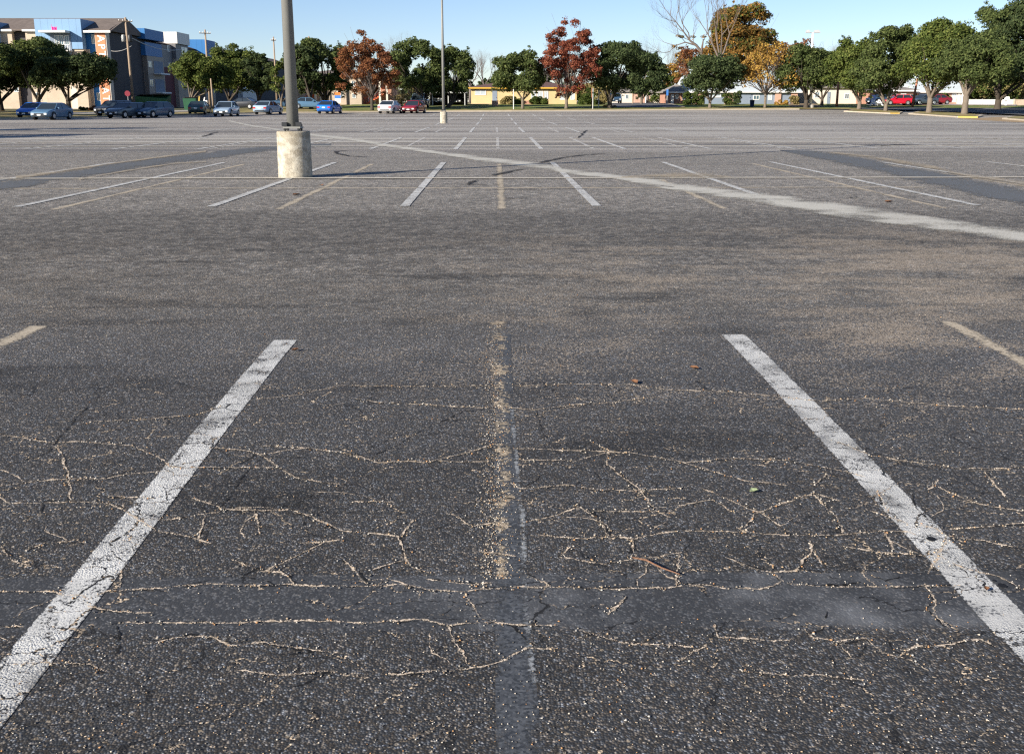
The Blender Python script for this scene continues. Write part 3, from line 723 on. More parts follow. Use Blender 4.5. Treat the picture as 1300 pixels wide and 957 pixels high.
D = [  # dark open cracks
 [(475,577),(505,565),(550,540),(590,522),(615,520)], [(680,520),(688,550),(700,565)], [(137,731),(107,751),(77,777),(43,792)], [(184,670),(167,675),(140,690),(147,707),(160,714)],
 [(1156,627),(1173,657),(1186,669)], [(147,791),(149,820),(140,845)], [(649,794),(669,814),(690,824)], [(110,517),(60,575),(0,595)], [(1203,680),(1196,692),(1190,704)], [(53,650),(60,636),(70,640)],
 [(773,590),(803,615)], [(749,643),(773,680)], [(0,855),(12,830),(18,812)], [(315,597),(300,620),(284,642)], [(1223,722),(1232,735)], [(803,711),(805,744)], [(669,745),(700,760)], [(300,516),(280,517)],
]
sand = []; dark = []; centre = []
for pts in T:
    sand.append(crack_line(pts, .0095, Z3, .0035, .012, wvar=.8)[0]); c = crack_line(pts, .0080, Z2, .0045, .014, wvar=.6)
    dark.append(c[0]); centre += c[1]
for pts in D:
    c = crack_line(pts, .009, Z3, .005, .018, wvar=.7); dark.append(c[0])
# fine branches that wander off the traced cracks
for i in range(70):
    p = rnd.choice(centre); 
    if p.y > 6: continue
    a = rnd.uniform(0, 6.28); L = rnd.uniform(.08, .35); pts = [p.copy()]
    for k in range(4):
        a += rnd.uniform(-.6, .6); pts.append(pts[-1] + Vector((math.cos(a), math.sin(a) * .8, 0)) * L / 4)
    (dark if rnd.random() < .6 else sand).append(crack_line(pts, .005 if rnd.random() < .6 else .008, Z2, .004, .014, world=True)[0])
merge('crack_sand', sand, M['debris']); merge('cracks', dark, M['crack'])

# loose gravel: in the cracks, in the old line and scattered
OCT = np.array([(1, 0, 0), (0, 1, 0), (-1, 0, 0), (0, -1, 0), (0, 0, 1), (0, 0, -1)], float)
OF = np.array([(0, 1, 4), (1, 2, 4), (2, 3, 4), (3, 0, 4), (1, 0, 5), (2, 1, 5), (3, 2, 5), (0, 3, 5)])
def gravel(name, P3, sizes):
    n = len(P3); V = np.repeat(OCT[None], n, 0) * rng.uniform(.6, 1.2, (n, 6, 1)) * rng.uniform(.7, 1.2, (n, 1, 3))
    V[:, :, 2] *= .7; a = rng.uniform(0, 6.28, n); c, s = np.cos(a), np.sin(a)
    x = V[:, :, 0] * c[:, None] - V[:, :, 1] * s[:, None]; y = V[:, :, 0] * s[:, None] + V[:, :, 1] * c[:, None]
    V = np.stack([x, y, V[:, :, 2]], 2) * sizes[:, None, None] + P3[:, None, :]
    me = bpy.data.meshes.new(name); F = (OF[None] + (np.arange(n) * 6)[:, None, None]).reshape(-1, 3)
    me.vertices.add(n * 6); me.vertices.foreach_set('co', V.astype(np.float32).ravel())
    me.loops.add(len(F) * 3); me.loops.foreach_set('vertex_index', F.astype(np.int32).ravel())
    me.polygons.add(len(F)); me.polygons.foreach_set('loop_start', np.arange(0, len(F) * 3, 3, dtype=np.int32)); me.polygons.foreach_set('loop_total', np.full(len(F), 3, np.int32))
    me.materials.append(M['gravel']); me.update(calc_edges=True)
    o = bpy.data.objects.new(name, me); COL.objects.link(o); return tag(o, 'small tan and grey stones scattered loose over the cracked asphalt', 'gravel', kind='stuff')
pts = []; sz = []
for c in centre:
    if c.y > 7.5 or rnd.random() < .15: continue
    for _ in range(rnd.choice((0, 1, 1, 2))):
        q = (c.x + rnd.gauss(0, .012), c.y + rnd.gauss(0, .012)); pts.append((q[0], q[1], gz(*q) + Z4)); sz.append(rnd.uniform(.0016, .0042) * (1 + .12 * c.y))
for i in range(1500):     # old line
    y = P(635, rnd.uniform(412, 735)).y; x = P(rnd.gauss(636, 8), 0 * y + 560).x * 0 + rnd.gauss(-.015 + .012, .035) + .0
    pts.append((x, y, gz(x, y) + Z2)); sz.append(rnd.uniform(.002, .0048))
for i in range(2600):     # gravelly bottom band
    y = rnd.uniform(1.7, 2.75); x = rnd.uniform(-2.2, 2.2); 
    if rnd.random() < .5: y = 2.2 + rnd.gauss(0, .12) + .1 * math.sin(x * 3)
    pts.append((x, y, gz(x, y) + .002)); sz.append(rnd.uniform(.0015, .0042))
for i in range(2200):     # scattered
    y = rnd.uniform(2.2, 7.5); x = rnd.uniform(-.62 * y, .62 * y); pts.append((x, y, gz(x, y) + .002)); sz.append(rnd.uniform(.0012, .0030) * (1 + .10 * y))
gravel('loose_gravel', np.array(pts), np.array(sz))

# spots, leaves and a twig
def blob(name, c, r, mat, dz, squash=.7):
    n = 14; V = [(c.x + math.cos(6.283 * i / n) * r * rnd.uniform(.85, 1.15), c.y + math.sin(6.283 * i / n) * r * squash * rnd.uniform(.85, 1.15), 0) for i in range(n)]
    V = [(x, y, gz(x, y) + dz) for x, y, _ in V]; return obj_raw(name, V, [list(range(n))], mat)
M['gum'] = mat_simple('black_gum', (.012, .012, .013), .7, .2)
tag(blob('tar_spots', P(1182, 685), .016, M['gum'], .004, 1.0), kind='structure'); tag(blob('tar_spots', P(1272, 744), .014, M['gum'], .004, 1.0), kind='structure')
tag(blob('tar_spots', P(1262, 738), .006, M['gum'], .004, 1.0), kind='structure')
def leaf(c, r, mat, label, rz):
    V = []; n = 10
    for i in range(n):
        t = 6.283 * i / n; rr = r * (1 + .22 * (i % 2)); V.append((math.cos(t) * rr * 1.25, math.sin(t) * rr * .8, .006 + .35 * r * abs(math.sin(t)) + .004))
    V.append((0, 0, .004)); V += [(x, y, z - .0012) for x, y, z in V]
    F = [[i, (i + 1) % n, n] for i in range(n)] + [[(i + 1) % n + n + 1, i + n + 1, 2 * n + 1] for i in range(n)] + [[i, i + n + 1, (i + 1) % n + n + 1, (i + 1) % n] for i in range(n)]
    o = obj_raw('fallen_leaf', V, F, mat); o.location = (c.x, c.y, gz(c.x, c.y) + .003); o.rotation_euler = (0, 0, rz)
    return tag(o, label, 'leaf', 'fallen leaves on the asphalt')
leaf(P(957, 626), .014, M['leafgreen'], 'pale green leaf lying flat on the cracked asphalt left of the right white line', .4)
leaf(P(1252, 751), .009, M['leafdry'], 'tiny orange leaf lying on the right white line by the dark spot', 1.1)
leaf(P(805, 487), .020, M['leafdry'], 'dry brown leaf on the long transverse crack right of the old centre line', 2.0)
leaf(P(881, 469), .018, M['leafdry'], 'dry leaf on bare asphalt left of the far end of the right white line', 2.6)
leaf(P(375, 446), .016, M['leafdry'], 'small orange leaf beside the far end of the left white line', .6)
leaf(P(1128, 257), .045, M['leafdry'], 'orange leaf above the pale curved patch at the right', .2)
leaf(P(376, 248), .05, M['leafdry'], 'orange-brown leaf below the shadow, right of the concrete pole base', .9)
leaf(P(408, 236), .05, M['leafdry'], 'brown leaf on the worn tan line beside the big pole', 1.9)
p, q = P(803, 711), P(863, 734)
m = MB(); m.tube([(0, 0, .009), ((q.x - p.x) * .3, (q.y - p.y) * .22, .012), ((q.x - p.x) * .62, (q.y - p.y) * .66, .010), (q.x - p.x, q.y - p.y, .008)], [.0022, .003, .0028, .0016], 6)
tw = m.build('twig', M['twigbrown']); tw.location = (p.x, p.y, gz(p.x, p.y) + .002); tag(tw, 'thin brown twig lying on the cracked asphalt near the front', 'twig')
#NEXT
# ---------------------------------------------------------------- light poles of the lot
def lot_pole(c, H, label, rb, hb, pr0, lit='pole'):
    root = empty('light_pole', c, label, 'light pole', 'light poles standing in the parking lot')
    m = MB(); m.lathe([(rb * .985, -.1), (rb * .99, 0), (rb, .02), (rb * .985, hb * .5), (rb * .975, hb - .03), (rb * .95, hb)], 48); b = m.build('concrete_base', M['concrete'], root)
    for f in b.data.polygons: f.use_smooth = abs(f.normal.z) < .5
    m = MB(); m.lathe([(pr0 * 1.0, hb + .09), (pr0 * .6, H)], 24); s = m.build('pole_shaft', M[lit], root)
    for f in s.data.polygons: f.use_smooth = abs(f.normal.z) < .5
    w = pr0 * 1.45
    m = MB(); m.box(-w, w, -w, w, hb + .055, hb + .09); m.build('base_plate', M['pole'], root)
    for sx in (-1, 1):
        for sy in (-1, 1):
            m = MB(); x, y = sx * w * .78, sy * w * .78
            m.tube([(x, y, hb - .02), (x, y, hb + .15)], [.014, .014], 8); m.lathe([(.028, hb + .02), (.028, hb + .052)], 6, (x, y)); m.lathe([(.028, hb + .092), (.028, hb + .125)], 6, (x, y))
            m.build('anchor_bolt', M['blacksteel'], root)
    for sx in (-1, 1):
        m = MB(); m.box(sx * w * .80 - .05, sx * w * .80 + .05, -w * 1.05, -w * .55, hb + .095, hb + .175); m.build('bolt_cover', M['blacksteel'], root)
    # cross arm with two shoebox luminaires on top
    m = MB(); m.tube([(-.9, 0, H - .15), (.9, 0, H - .15)], [.035, .035], 8); a = m.build('cross_arm', M[lit], root)
    for sx in (-1, 1):
        m = MB(); m.poly([(sx * .55 - .28, -.22, H - .1), (sx * .55 + .28, -.22, H - .1), (sx * .55 + .28, .22, H - .1), (sx * .55 - .28, .22, H - .1), (sx * .55 - .2, -.15, H + .1), (sx * .55 + .2, -.15, H + .1), (sx * .55 + .2, .15, H + .1), (sx * .55 - .2, .15, H + .1)],
                         [(0, 3, 2, 1), (4, 5, 6, 7), (0, 1, 5, 4), (1, 2, 6, 5), (2, 3, 7, 6), (3, 0, 4, 7)]); m.build('lamp_head', M[lit], root)
    return root
c1 = P(371.5, 226.5)
lot_pole(c1 + Vector((0, .3, 0)), 10.2, 'dark grey light pole nearest the camera on a tall stained concrete drum', .335, .90, .118)
c2 = P(563.2, 157.0)
lot_pole(c2 + Vector((0, .3, 0)), 11.0, 'slimmer looking light pole farther off on a small pale concrete drum, left of the middle', .265, .82, .105)

# ---------------------------------------------------------------- trees
def rand_dirs(n):
    v = rng.normal(size=(n, 3)); return v / np.linalg.norm(v, axis=1)[:, None]
def leaves(C, Rr, n_each, size, squash=.8, shell=(.72, 1.05), low=.25):
    """leaf quads on the skins of many puffs; C (m,3) centres, Rr (m,) radii"""
    m = len(C); idx = np.repeat(np.arange(m), n_each); N = len(idx)
    d = rand_dirs(N); fl = (d[:, 2] < -.2) & (rng.random(N) > low); d[fl, 2] *= -1
    rr = rng.uniform(shell[0], shell[1], N) ** 1
    pos = C[idx] + d * (Rr[idx] * rr)[:, None] * np.array([1, 1, squash])
    nrm = d * .9 + rand_dirs(N) * .8; nrm /= np.linalg.norm(nrm, axis=1)[:, None]
    a = rand_dirs(N); t1 = np.cross(nrm, a); t1 /= np.linalg.norm(t1, axis=1)[:, None] + 1e-9; t2 = np.cross(nrm, t1)
    s = rng.uniform(.6, 1.35, N)[:, None] * size
    Q = np.stack([pos + t1 * s, pos + t2 * s * .6, pos - t1 * s, pos - t2 * s * .6], 1)
    return Q.reshape(-1, 3)
def branchy(mb, p, d, L, r, depth, spread=.5, up=.12, n=5, kids=(2, 4)):
    p = Vector(p); pts = [p.copy()]; rads = [r]; seg = 3
    for i in range(seg):
        d = (d + Vector((rnd.uniform(-1, 1), rnd.uniform(-1, 1), rnd.uniform(-.6, 1))) * .16 + Vector((0, 0, up * .3))).normalized()
        p = p + d * L / seg; pts.append(p.copy()); rads.append(r * (1 - .45 * (i + 1) / seg))
    mb.tube(pts, rads, max(3, n), False); ends = [p.copy()]
    if depth > 0:
        for k in range(rnd.randint(*kids) if depth > 1 else 3):
            nd = (d + Vector((rnd.uniform(-1, 1), rnd.uniform(-1, 1), rnd.uniform(-.5, .9))) * spread).normalized()
            st = pts[-1] if k < 2 else pts[2]
            ends += branchy(mb, st, nd, L * rnd.uniform(.6, .85), rads[-1] * .8, depth - 1, spread, up, n - 1, kids)
    return ends
NT_ = {}
def leafy_tree(base, crown, kind, label, name='oak_tree', cat='tree', group=None, bark='bark', trunk_r=.28, fork=.45, lean=0.0, puffs=50, dens=1.0, size=.17, gaps=0.0, shape='dome', limbs=5, accents=None):
    """base: world point; crown: (cx offset, cy offset, z bottom, z top, half width)"""
    ox, oy, zb, zt, hw = crown; hw *= 1.10; zb -= (zt - zb) * .12; zt += (zt - zb) * .02
    root = empty(name, base, label, cat, group)
    cz = (zb + zt) / 2; hz = (zt - zb) / 2
    C = []; Rr = []
    for i in range(puffs):
        for _ in range(40):
            d = rand_dirs(1)[0]; rr = rng.uniform(.35, .98) ** .6 if shape == 'dome' else rng.uniform(.02, .98) ** .5
            q = np.sign(d) * np.abs(d) ** .82 * rr if shape == 'dome' else d * rr
            if shape == 'cone':
                lim = .30 + .80 * (1 - (q[2] + 1) / 2) ** .9
                if abs(q[0]) > lim or abs(q[1]) > lim: continue
            elif shape == 'dome':
                if q[2] < -.1: q[0] *= 1.05; q[1] *= 1.05
                if q[2] < -.75: continue
            break
        pr = hw * rng.uniform(.20, .34) * (1.0 if shape != 'cone' else .50)
        k = 1 - pr / hw * .80
        C.append((ox + q[0] * hw * k, oy + q[1] * hw * .95 * k, cz + q[2] * max(.1, hz - pr * .62))); Rr.append(pr)
    C = np.array(C); Rr = np.array(Rr)
    for ax, lo, hi, sq in ((0, ox - hw, ox + hw, 1.0), (1, oy - hw * .95, oy + hw * .95, 1.0), (2, zb, zt, .8)):
        l = (C[:, ax] - Rr * sq).min(); h = (C[:, ax] + Rr * sq).max(); k = ((hi - lo) - 2 * Rr.mean() * sq) / max(.1, (h - l) - 2 * Rr.mean() * sq)
        C[:, ax] = (C[:, ax] - (l + h) / 2) * k + (lo + hi) / 2
    area = Rr ** 2 * 12.6; size = size * .80
    n_each = np.maximum(30, (area * 2.9 * dens / (size * size * 2.4) * (1 - gaps) * .36)).astype(int)
    Q = leaves(C, Rr, n_each, size)
    core = leaves(C, Rr * .62, np.maximum(8, n_each // 5), size * 1.6) if gaps < .3 else Q[:0]
    # stray sprigs break the outline
    sp = int(puffs * 2.2); sd = rand_dirs(sp); bi = rng.integers(0, puffs, sp)
    SCn = C[bi] + sd * Rr[bi][:, None] * 1.02; SRr = rng.uniform(.14, .34, sp) * hw * .32
    Q3 = leaves(SCn, SRr, np.full(sp, max(10, int(26 * dens * (1 - gaps)))), size * .9, 1.0, (.2, 1.1))
    allq = np.concatenate([Q, core, Q3])
    if accents:
        pass
    np_obj('crown', allq, 4, M[kind], root)
    if accents:
        am, frac = accents; sel = rng.random(puffs) < frac
        if sel.any(): np_obj('turning_leaves', leaves(C[sel], Rr[sel] * 1.04, (n_each[sel] * .55).astype(int), size), 4, M[am], root)
    mb = MB(); fz = zb * fork + .2
    p0 = Vector((0, 0, -.1)); p1 = Vector((lean * .5, 0, fz * .6)); p2 = Vector((lean, 0, fz))
    mb.tube([p0, Vector((lean * .1, 0, .25)), p1, p2], [trunk_r * 1.45, trunk_r * 1.08, trunk_r * .95, trunk_r * .92], 10)
    order = np.argsort(C[:, 2])[:max(limbs, puffs // 2)]
    rnd.shuffle(list(order)); used = []
    for i in range(limbs):
        a = 6.283 * i / limbs + rnd.uniform(-.4, .4)
        best = min(range(puffs), key=lambda j: abs(math.atan2(math.sin(math.atan2(C[j, 1] - oy, C[j, 0] - ox) - a), math.cos(math.atan2(C[j, 1] - oy, C[j, 0] - ox) - a))) + (.6 if j in used else 0) + .15 * abs(C[j, 2] - cz))
        used.append(best); t = Vector(C[best]); mid = p2.lerp(t, .45) + Vector((0, 0, -.06 * (t - p2).length + rnd.uniform(-.1, .2)))
        mb.tube([p2 - Vector((0, 0, .15)), p2.lerp(mid, .5), mid, t], [trunk_r * .62, trunk_r * .5, trunk_r * .38, trunk_r * .12], 7, False)
        for _ in range(2):
            t2 = t + Vector(rand_dirs(1)[0]) * hw * .3; mb.tube([mid, mid.lerp(t2, .5), t2], [trunk_r * .26, trunk_r * .16, trunk_r * .05], 5, False)
    mb.build('trunk', M[bark], root, True)
    if gaps >= .15:
        tw = MB()
        for j in range(0, puffs, 1 if puffs < 60 else 3):
            c = Vector(C[j]); branchy(tw, p2.lerp(c, .06), (c - p2).normalized(), (c - p2).length * .62, .045, 1, .5, .05, 4)
        tw.build('branches', M['twiggrey'], root)
    return root
OAKG = 'evergreen oaks along the far edge of the lot'
def tree_px(bx, by, x0, x1, y0, y1, kind, label, Y=None, **kw):
    b = P(bx, by) if Y is None else None
    if Y is None: Yb = b.y
    else:
        q = W(bx, by, Y); b = Vector((q.x, Y, gz(q.x, Y))); Yb = Y
    b.z = gz(b.x, b.y) + (.08 if kw.get('isl') is None else .15); kw.pop('isl', None)
    l = W(x0, (y0 + y1) / 2, Yb); r = W(x1, (y0 + y1) / 2, Yb); tp = W((x0 + x1) / 2, y0, Yb); bt = W((x0 + x1) / 2, y1, Yb)
    hw = (r.x - l.x) / 2; cx = (l.x + r.x) / 2 - b.x
    return leafy_tree(b, (cx, 0, bt.z - b.z, tp.z - b.z, hw), kind, label, **kw)
# left group
tree_px(2, 141, -52, 34, 56, 112, 'oakd', 'dark evergreen oak at the far left edge of the picture', group=OAKG, bark='darkbark', trunk_r=.3, size=.2)
tree_px(50, 141.5, 0, 92, 47, 108, 'oak', 'broad evergreen oak with pale multiple trunks behind the blue-grey sedan', group=OAKG, trunk_r=.3, limbs=7, size=.19, accents=('oakl', .3))
tree_px(88, 142, 55, 143, 68, 110, 'oakd', 'low spreading dark oak in front of the orange banner of the apartments', group=OAKG, bark='darkbark', trunk_r=.3, size=.19)
tree_px(243, 139, 219, 292, 66, 113, 'oakl', 'rounded sunlit oak right of the green container, over the dark parked car', group=OAKG, trunk_r=.22, size=.19)
tree_px(292, 137.5, 268, 332, 56, 113, 'oakl', 'tall sunlit oak behind the silver sedan, with dark trunk', group=OAKG, bark='darkbark', trunk_r=.3, size=.19)
tree_px(329, 137, 308, 350, 68, 114, 'oakd', 'shaded oak left of the plain utility pole behind the light sedan seen from behind', group=OAKG, bark='darkbark', trunk_r=.25, size=.2)
tree_px(357.5, 139.5, 344, 379, 74, 117, 'oakl', 'small oak with slim pale trunk just left of the near light pole', group=OAKG, trunk_r=.15, size=.18, puffs=22)
tree_px(395, 136, 362, 408, 56, 108, 'oakd', 'dark oak right behind the near light pole', group=OAKG, bark='darkbark', trunk_r=.25, size=.2, Y=135)
tree_px(413, 138, 376, 446, 50, 114, 'oak', 'big rounded oak with a forked dark trunk above the bright blue car', group=OAKG, bark='darkbark', trunk_r=.33, size=.19)
tree_px(472.5, 141.3, 429, 507, 40, 114, 'brown', 'russet brown autumn tree with thin leaves between two oaks', name='autumn_tree', shape='cone', bark='darkbark', trunk_r=.2, puffs=120, gaps=.22, size=.14, fork=.8)
tree_px(539, 138, 496, 566, 49, 114, 'oak', 'dark oak behind the dark red car', group=OAKG, bark='darkbark', trunk_r=.33, size=.19)
tree_px(569, 136.5, 546, 602, 60, 116, 'oak', 'oak with a leaning trunk in front of the carport, right of the slim light pole', group=OAKG, bark='darkbark', trunk_r=.28, lean=.7, size=.19, Y=140)
tree_px(663.5, 139.3, 626, 691, 64, 114, 'oak', 'neat oak with a pale forked trunk in front of the yellow house', group=OAKG, trunk_r=.2, size=.18, fork=.55)
tree_px(719, 139.2, 681, 761, 26, 115, 'red', 'tall red autumn tree in front of the right end of the yellow house', name='autumn_tree', shape='cone', bark='bark', trunk_r=.22, puffs=140, gaps=.18, size=.14, fork=.8)
tree_px(774, 138.6, 747, 826, 54, 116, 'oakd', 'wide dark oak with a black forked trunk at the left corner of the side street', group=OAKG, bark='darkbark', trunk_r=.32, size=.19)
tree_px(814, 136, 795, 845, 68, 118, 'oakd', 'darker oak standing behind, over the left side of the side street', group=OAKG, bark='bark', trunk_r=.2, size=.2, Y=160)
tree_px(901, 138.4, 867, 942, 72, 116, 'oakd', 'round dark green oak with slim forked trunk in front of the hedges', group=OAKG, trunk_r=.2, size=.18, fork=.5)
tree_px(971, 138.3, 938, 1010, 54, 112, 'yellow', 'half bare yellow autumn tree in front of the pale roofed house', name='autumn_tree', trunk_r=.17, puffs=40, gaps=.55, size=.18, fork=.8)
tree_px(1023, 138.2, 985, 1052, 57, 112, 'oak', 'oak with dark trunk just left of the tall white floodlight pole', group=OAKG, bark='darkbark', trunk_r=.3, size=.18)
tree_px(1043, 137.5, 1015, 1075, 66, 113, 'oak', 'oak whose crown is crossed by the tall white floodlight pole', group=OAKG, bark='darkbark', trunk_r=.22, size=.18, Y=150)
tree_px(1090.5, 140, 1048, 1126, 50, 114, 'oakl', 'yellowish green oak left of the first kerbed island', group=OAKG, trunk_r=.26, size=.18)
tree_px(1124, 143.2, 1090, 1168, 34, 116, 'oak', 'upright oak on the first kerbed island, left of the red car', group=OAKG, trunk_r=.22, size=.17, isl=1)
tree_px(1179, 145.6, 1146, 1250, 24, 106, 'oakl', 'large bright oak with a many forked pale trunk on the second kerbed island', group=OAKG, trunk_r=.30, size=.17, puffs=44, limbs=7, isl=1, fork=.62)
tree_px(1224, 147.2, 1196, 1290, 42, 104, 'oak', 'leaning oak with thick pale trunk at the right end of the second kerbed island', group=OAKG, trunk_r=.32, size=.16, limbs=6, isl=1, fork=.62)
tree_px(1266, 140.5, 1226, 1330, 8, 104, 'oak', 'tall oak with straight black trunk in front of the white fence', group=OAKG, bark='darkbark', trunk_r=.40, size=.19, puffs=44)
tree_px(1325, 142, 1262, 1375, -4, 100, 'oakd', 'big oak cut by the right edge of the picture', group=OAKG, bark='darkbark', trunk_r=.4, size=.2, puffs=44)
# big autumn tree and bare trees behind
tree_px(955, 133, 898, 987, 6, 92, 'mixed', 'huge orange and green autumn tree rising behind the pale roofed house', Y=185, name='autumn_tree', trunk_r=.45, puffs=60, gaps=.2, size=.24, accents=('oakl', .4), fork=.8)
tree_px(880, 133, 858, 905, 62, 120, 'brown', 'reddish autumn tree half hidden behind the round dark green oak', Y=190, name='autumn_tree', trunk_r=.25, puffs=26, gaps=.3, size=.24)
tree_px(867, 133, 838, 888, 66, 112, 'mixed', 'small yellow and green tree behind the hip roofed house', Y=200, name='autumn_tree', trunk_r=.2, puffs=26, gaps=.3, size=.26, accents=('yellow', .4))
tree_px(1005, 133, 985, 1032, 50, 100, 'brown', 'rusty autumn tree top behind the yellow tree', Y=200, name='autumn_tree', trunk_r=.25, puffs=24, gaps=.35, size=.25)
tree_px(838, 133, 818, 856, 88, 128, 'shrub', 'small green tree at the right side of the side street', Y=195, name='garden_tree', trunk_r=.15, puffs=22, size=.24)
tree_px(1192, 133, 1168, 1222, 26, 100, 'oakd', 'dark tree top rising behind the bright island oak', Y=185, name='garden_tree', trunk_r=.3, puffs=26, size=.26)
tree_px(1140, 133, 1124, 1160, 60, 100, 'oakd', 'dark tree behind the red brick house', Y=185, name='garden_tree', trunk_r=.3, puffs=20, size=.26)
tree_px(1250, 134, 1228, 1290, 98, 126, 'shrub', 'low bushy tree behind the white fence', Y=162, name='garden_tree', trunk_r=.15, puffs=24, size=.22, accents=('drybush', .4))
tree_px(1290, 134, 1262, 1330, 92, 126, 'drybush', 'brownish thicket behind the stone wall at the right edge', Y=166, name='garden_tree', trunk_r=.15, puffs=24, size=.22)
tree_px(795, 133, 776, 812, 96, 124, 'drybush', 'sparse tan bush tree far down the side street', Y=230, name='garden_tree', trunk_r=.15, puffs=18, gaps=.3, size=.3)
tree_px(745, 134, 735, 757, 112, 134, 'shrub', 'tall garden shrub at the right end of the yellow house', Y=158, name='garden_tree', trunk_r=.1, puffs=14, size=.18)

def bare_tree(px, Y, y_top, spreadpx, label, lean=0, mat='twiggrey', r=.26, depth=5, seed=1, zfork=.35, leafm=None, dirs=4):
    global rnd
    old = rnd; rnd = random.Random(seed)
    b = W(px, 130, Y); z0 = gz(b.x, Y); root = empty('bare_tree', (b.x, Y, z0), label, 'tree')
    H = W(px, y_top, Y).z - z0
    mb = MB(); f = Vector((lean * .3, 0, H * zfork)); mb.tube([(0, 0, -.1), f * .5, f], [r * 1.3, r, r * .85], 8)
    tw = MB(); ends = []
    for i in range(dirs):
        a = 6.283 * i / dirs + rnd.uniform(-.4, .4); d = Vector((math.cos(a) * spreadpx + lean * .25, math.sin(a) * .5, 1.0)).normalized()
        ends += branchy(tw, f, d, H * .235, r * .5, depth, .58, .15, 6)
    mb.build('trunk', M[mat], root, True); tw.build('branches', M[mat], root)
    if leafm:
        E = np.array([tuple(e) for e in ends if rnd.random() < .4]); 
        if len(E): np_obj('crown', leaves(E, np.full(len(E), .5), np.full(len(E), 9), .14, 1, (.1, 1)), 4, M[leafm], root)
    rnd = old; return root
bare_tree(597, 205, 72, .6, 'grey bare tree above the left end of the yellow house roof', seed=3)
bare_tree(615, 215, 66, .7, 'grey bare tree right behind the brown roof, left of the neat oak', seed=5)
bare_tree(636, 200, 72, .6, 'grey bare tree just left of the neat oak', seed=8)
bare_tree(583, 230, 76, .6, 'far grey bare tree peeping out right of the oak at the carport', seed=9)
bare_tree(690, 215, 78, .5, 'grey bare tree between the neat oak and the red tree', seed=12)
bare_tree(503, 200, 48, .5, 'thin bare tree top between the russet tree and the dark oak', seed=13)
bare_tree(822, 220, 55, .6, 'bare tree above the dark oak at the side street', seed=14)
bare_tree(841, 200, 56, .6, 'bare tree right of the side street', seed=15, lean=1)
bare_tree(858, 240, 70, .6, 'far bare tree above the hip roofed house', seed=16)
bare_tree(1048, 210, 52, .5, 'thin bare tree top beside the floodlight pole', seed=17)
bare_tree(1066, 220, 58, .5, 'far bare tree top right of the floodlight pole', seed=18)
bare_tree(911, 172, -22, .42, 'tall pale bare tree with a thick trunk behind the round oak', mat='twig', r=.38, depth=5, seed=21, zfork=.36, leafm=None, dirs=4)
# broken leaning bare tree
def leaning_bare():
    global rnd
    old = rnd; rnd = random.Random(33); Y = 176
    b = W(893, 130, Y); z0 = gz(b.x, Y); root = empty('bare_tree', (b.x, Y, z0), 'bare tree with one long limb leaning left over the side street', 'tree')
    mb = MB(); k = lambda px, py: W(px, py, Y) - Vector((b.x, Y, z0))
    mb.tube([(0, 0, -.1), k(892, 95), k(890, 68), k(893, 50)], [.4, .34, .26, .08], 8)
    mb.tube([k(890, 66), k(884, 58), k(876, 52), k(868, 41), k(858, 28), k(851, 20)], [.26, .22, .16, .11, .08, .04], 7, False)
    mb.tube([k(884, 58), k(870, 54), k(858, 58), k(850, 66)], [.14, .10, .07, .04], 6, False)
    mb.tube([k(876, 52), k(874, 42), k(866, 30), k(862, 14)], [.12, .09, .06, .03], 6, False)
    mb.build('trunk', M['twig'], root, True); tw = MB()
    for (px, py, dx, dz) in ((868, 41, -.8, .4), (868, 41, -.1, 1), (858, 28, -.9, .3), (858, 28, .1, 1), (851, 20, -.6, .8), (851, 20, .1, 1), (866, 30, .4, 1), (862, 14, -.1, 1), (850, 66, -.8, -.2), (858, 58, -.9, .2), (870, 54, -.6, .5), (876, 52, -.9, .3), (892, 55, .3, 1), (880, 56, .2, 1)):
        branchy(tw, k(px, py), Vector((dx, rnd.uniform(-.4, .4), dz)).normalized(), 2.1, .06, 5, .6, .1, 5)
    tw.build('branches', M['twig'], root)
    E = np.array([tuple(k(*q)) for q in ((862, 47), (866, 48), (880, 48), (893, 48), (856, 60), (862, 62))])
    np_obj('crown', leaves(E, np.full(len(E), .6), np.full(len(E), 40), .16, .8, (.1, 1)), 4, M['mixed'], root)
    rnd = old
leaning_bare()
# distant wooded skyline as single trees
for i, (px, Y, yt, hwpx, kind, lab) in enumerate([
        (30, 260, 108, 20, 'oakd', 'far dark tree behind the apartments, low at the left'), (625, 260, 98, 20, 'oakd', 'far dark tree behind the yellow house roof'), (700, 250, 92, 24, 'oakd', 'far dark tree hidden behind the red tree'),
        (655, 280, 96, 22, 'shrub', 'far green tree behind the neat oak'), (782, 300, 96, 22, 'drybush', 'far brownish tree at the end of the side street'), (812, 320, 100, 22, 'shrub', 'far green tree at the end of the side street'), (850, 260, 96, 24, 'mixed', 'far mixed autumn tree behind the hip roofed house'),
        (1060, 260, 84, 24, 'oakd', 'far dark tree right of the floodlight pole'), (1100, 260, 84, 26, 'oakd', 'far dark tree behind the island oak'), (1035, 280, 86, 24, 'shrub', 'far green tree left of the floodlight pole'),
        (1235, 240, 84, 30, 'shrub', 'far green tree behind the leaning oak'), (1285, 240, 80, 34, 'oakd', 'far dark tree at the right edge'), (520, 230, 92, 26, 'oakd', 'far dark tree behind the white car'), (575, 250, 96, 24, 'oakd', 'far dark tree behind the carport'), (470, 235, 96, 24, 'oakd', 'far dark tree behind the brick flats'), (935, 250, 80, 30, 'oakd', 'far dark tree behind the pale roofed house')]):
    tree_px(px, 131, px - hwpx, px + hwpx, yt, 128, kind, lab, Y=Y, name='distant_tree', group='distant trees behind the houses', puffs=18, size=.4, trunk_r=.25)
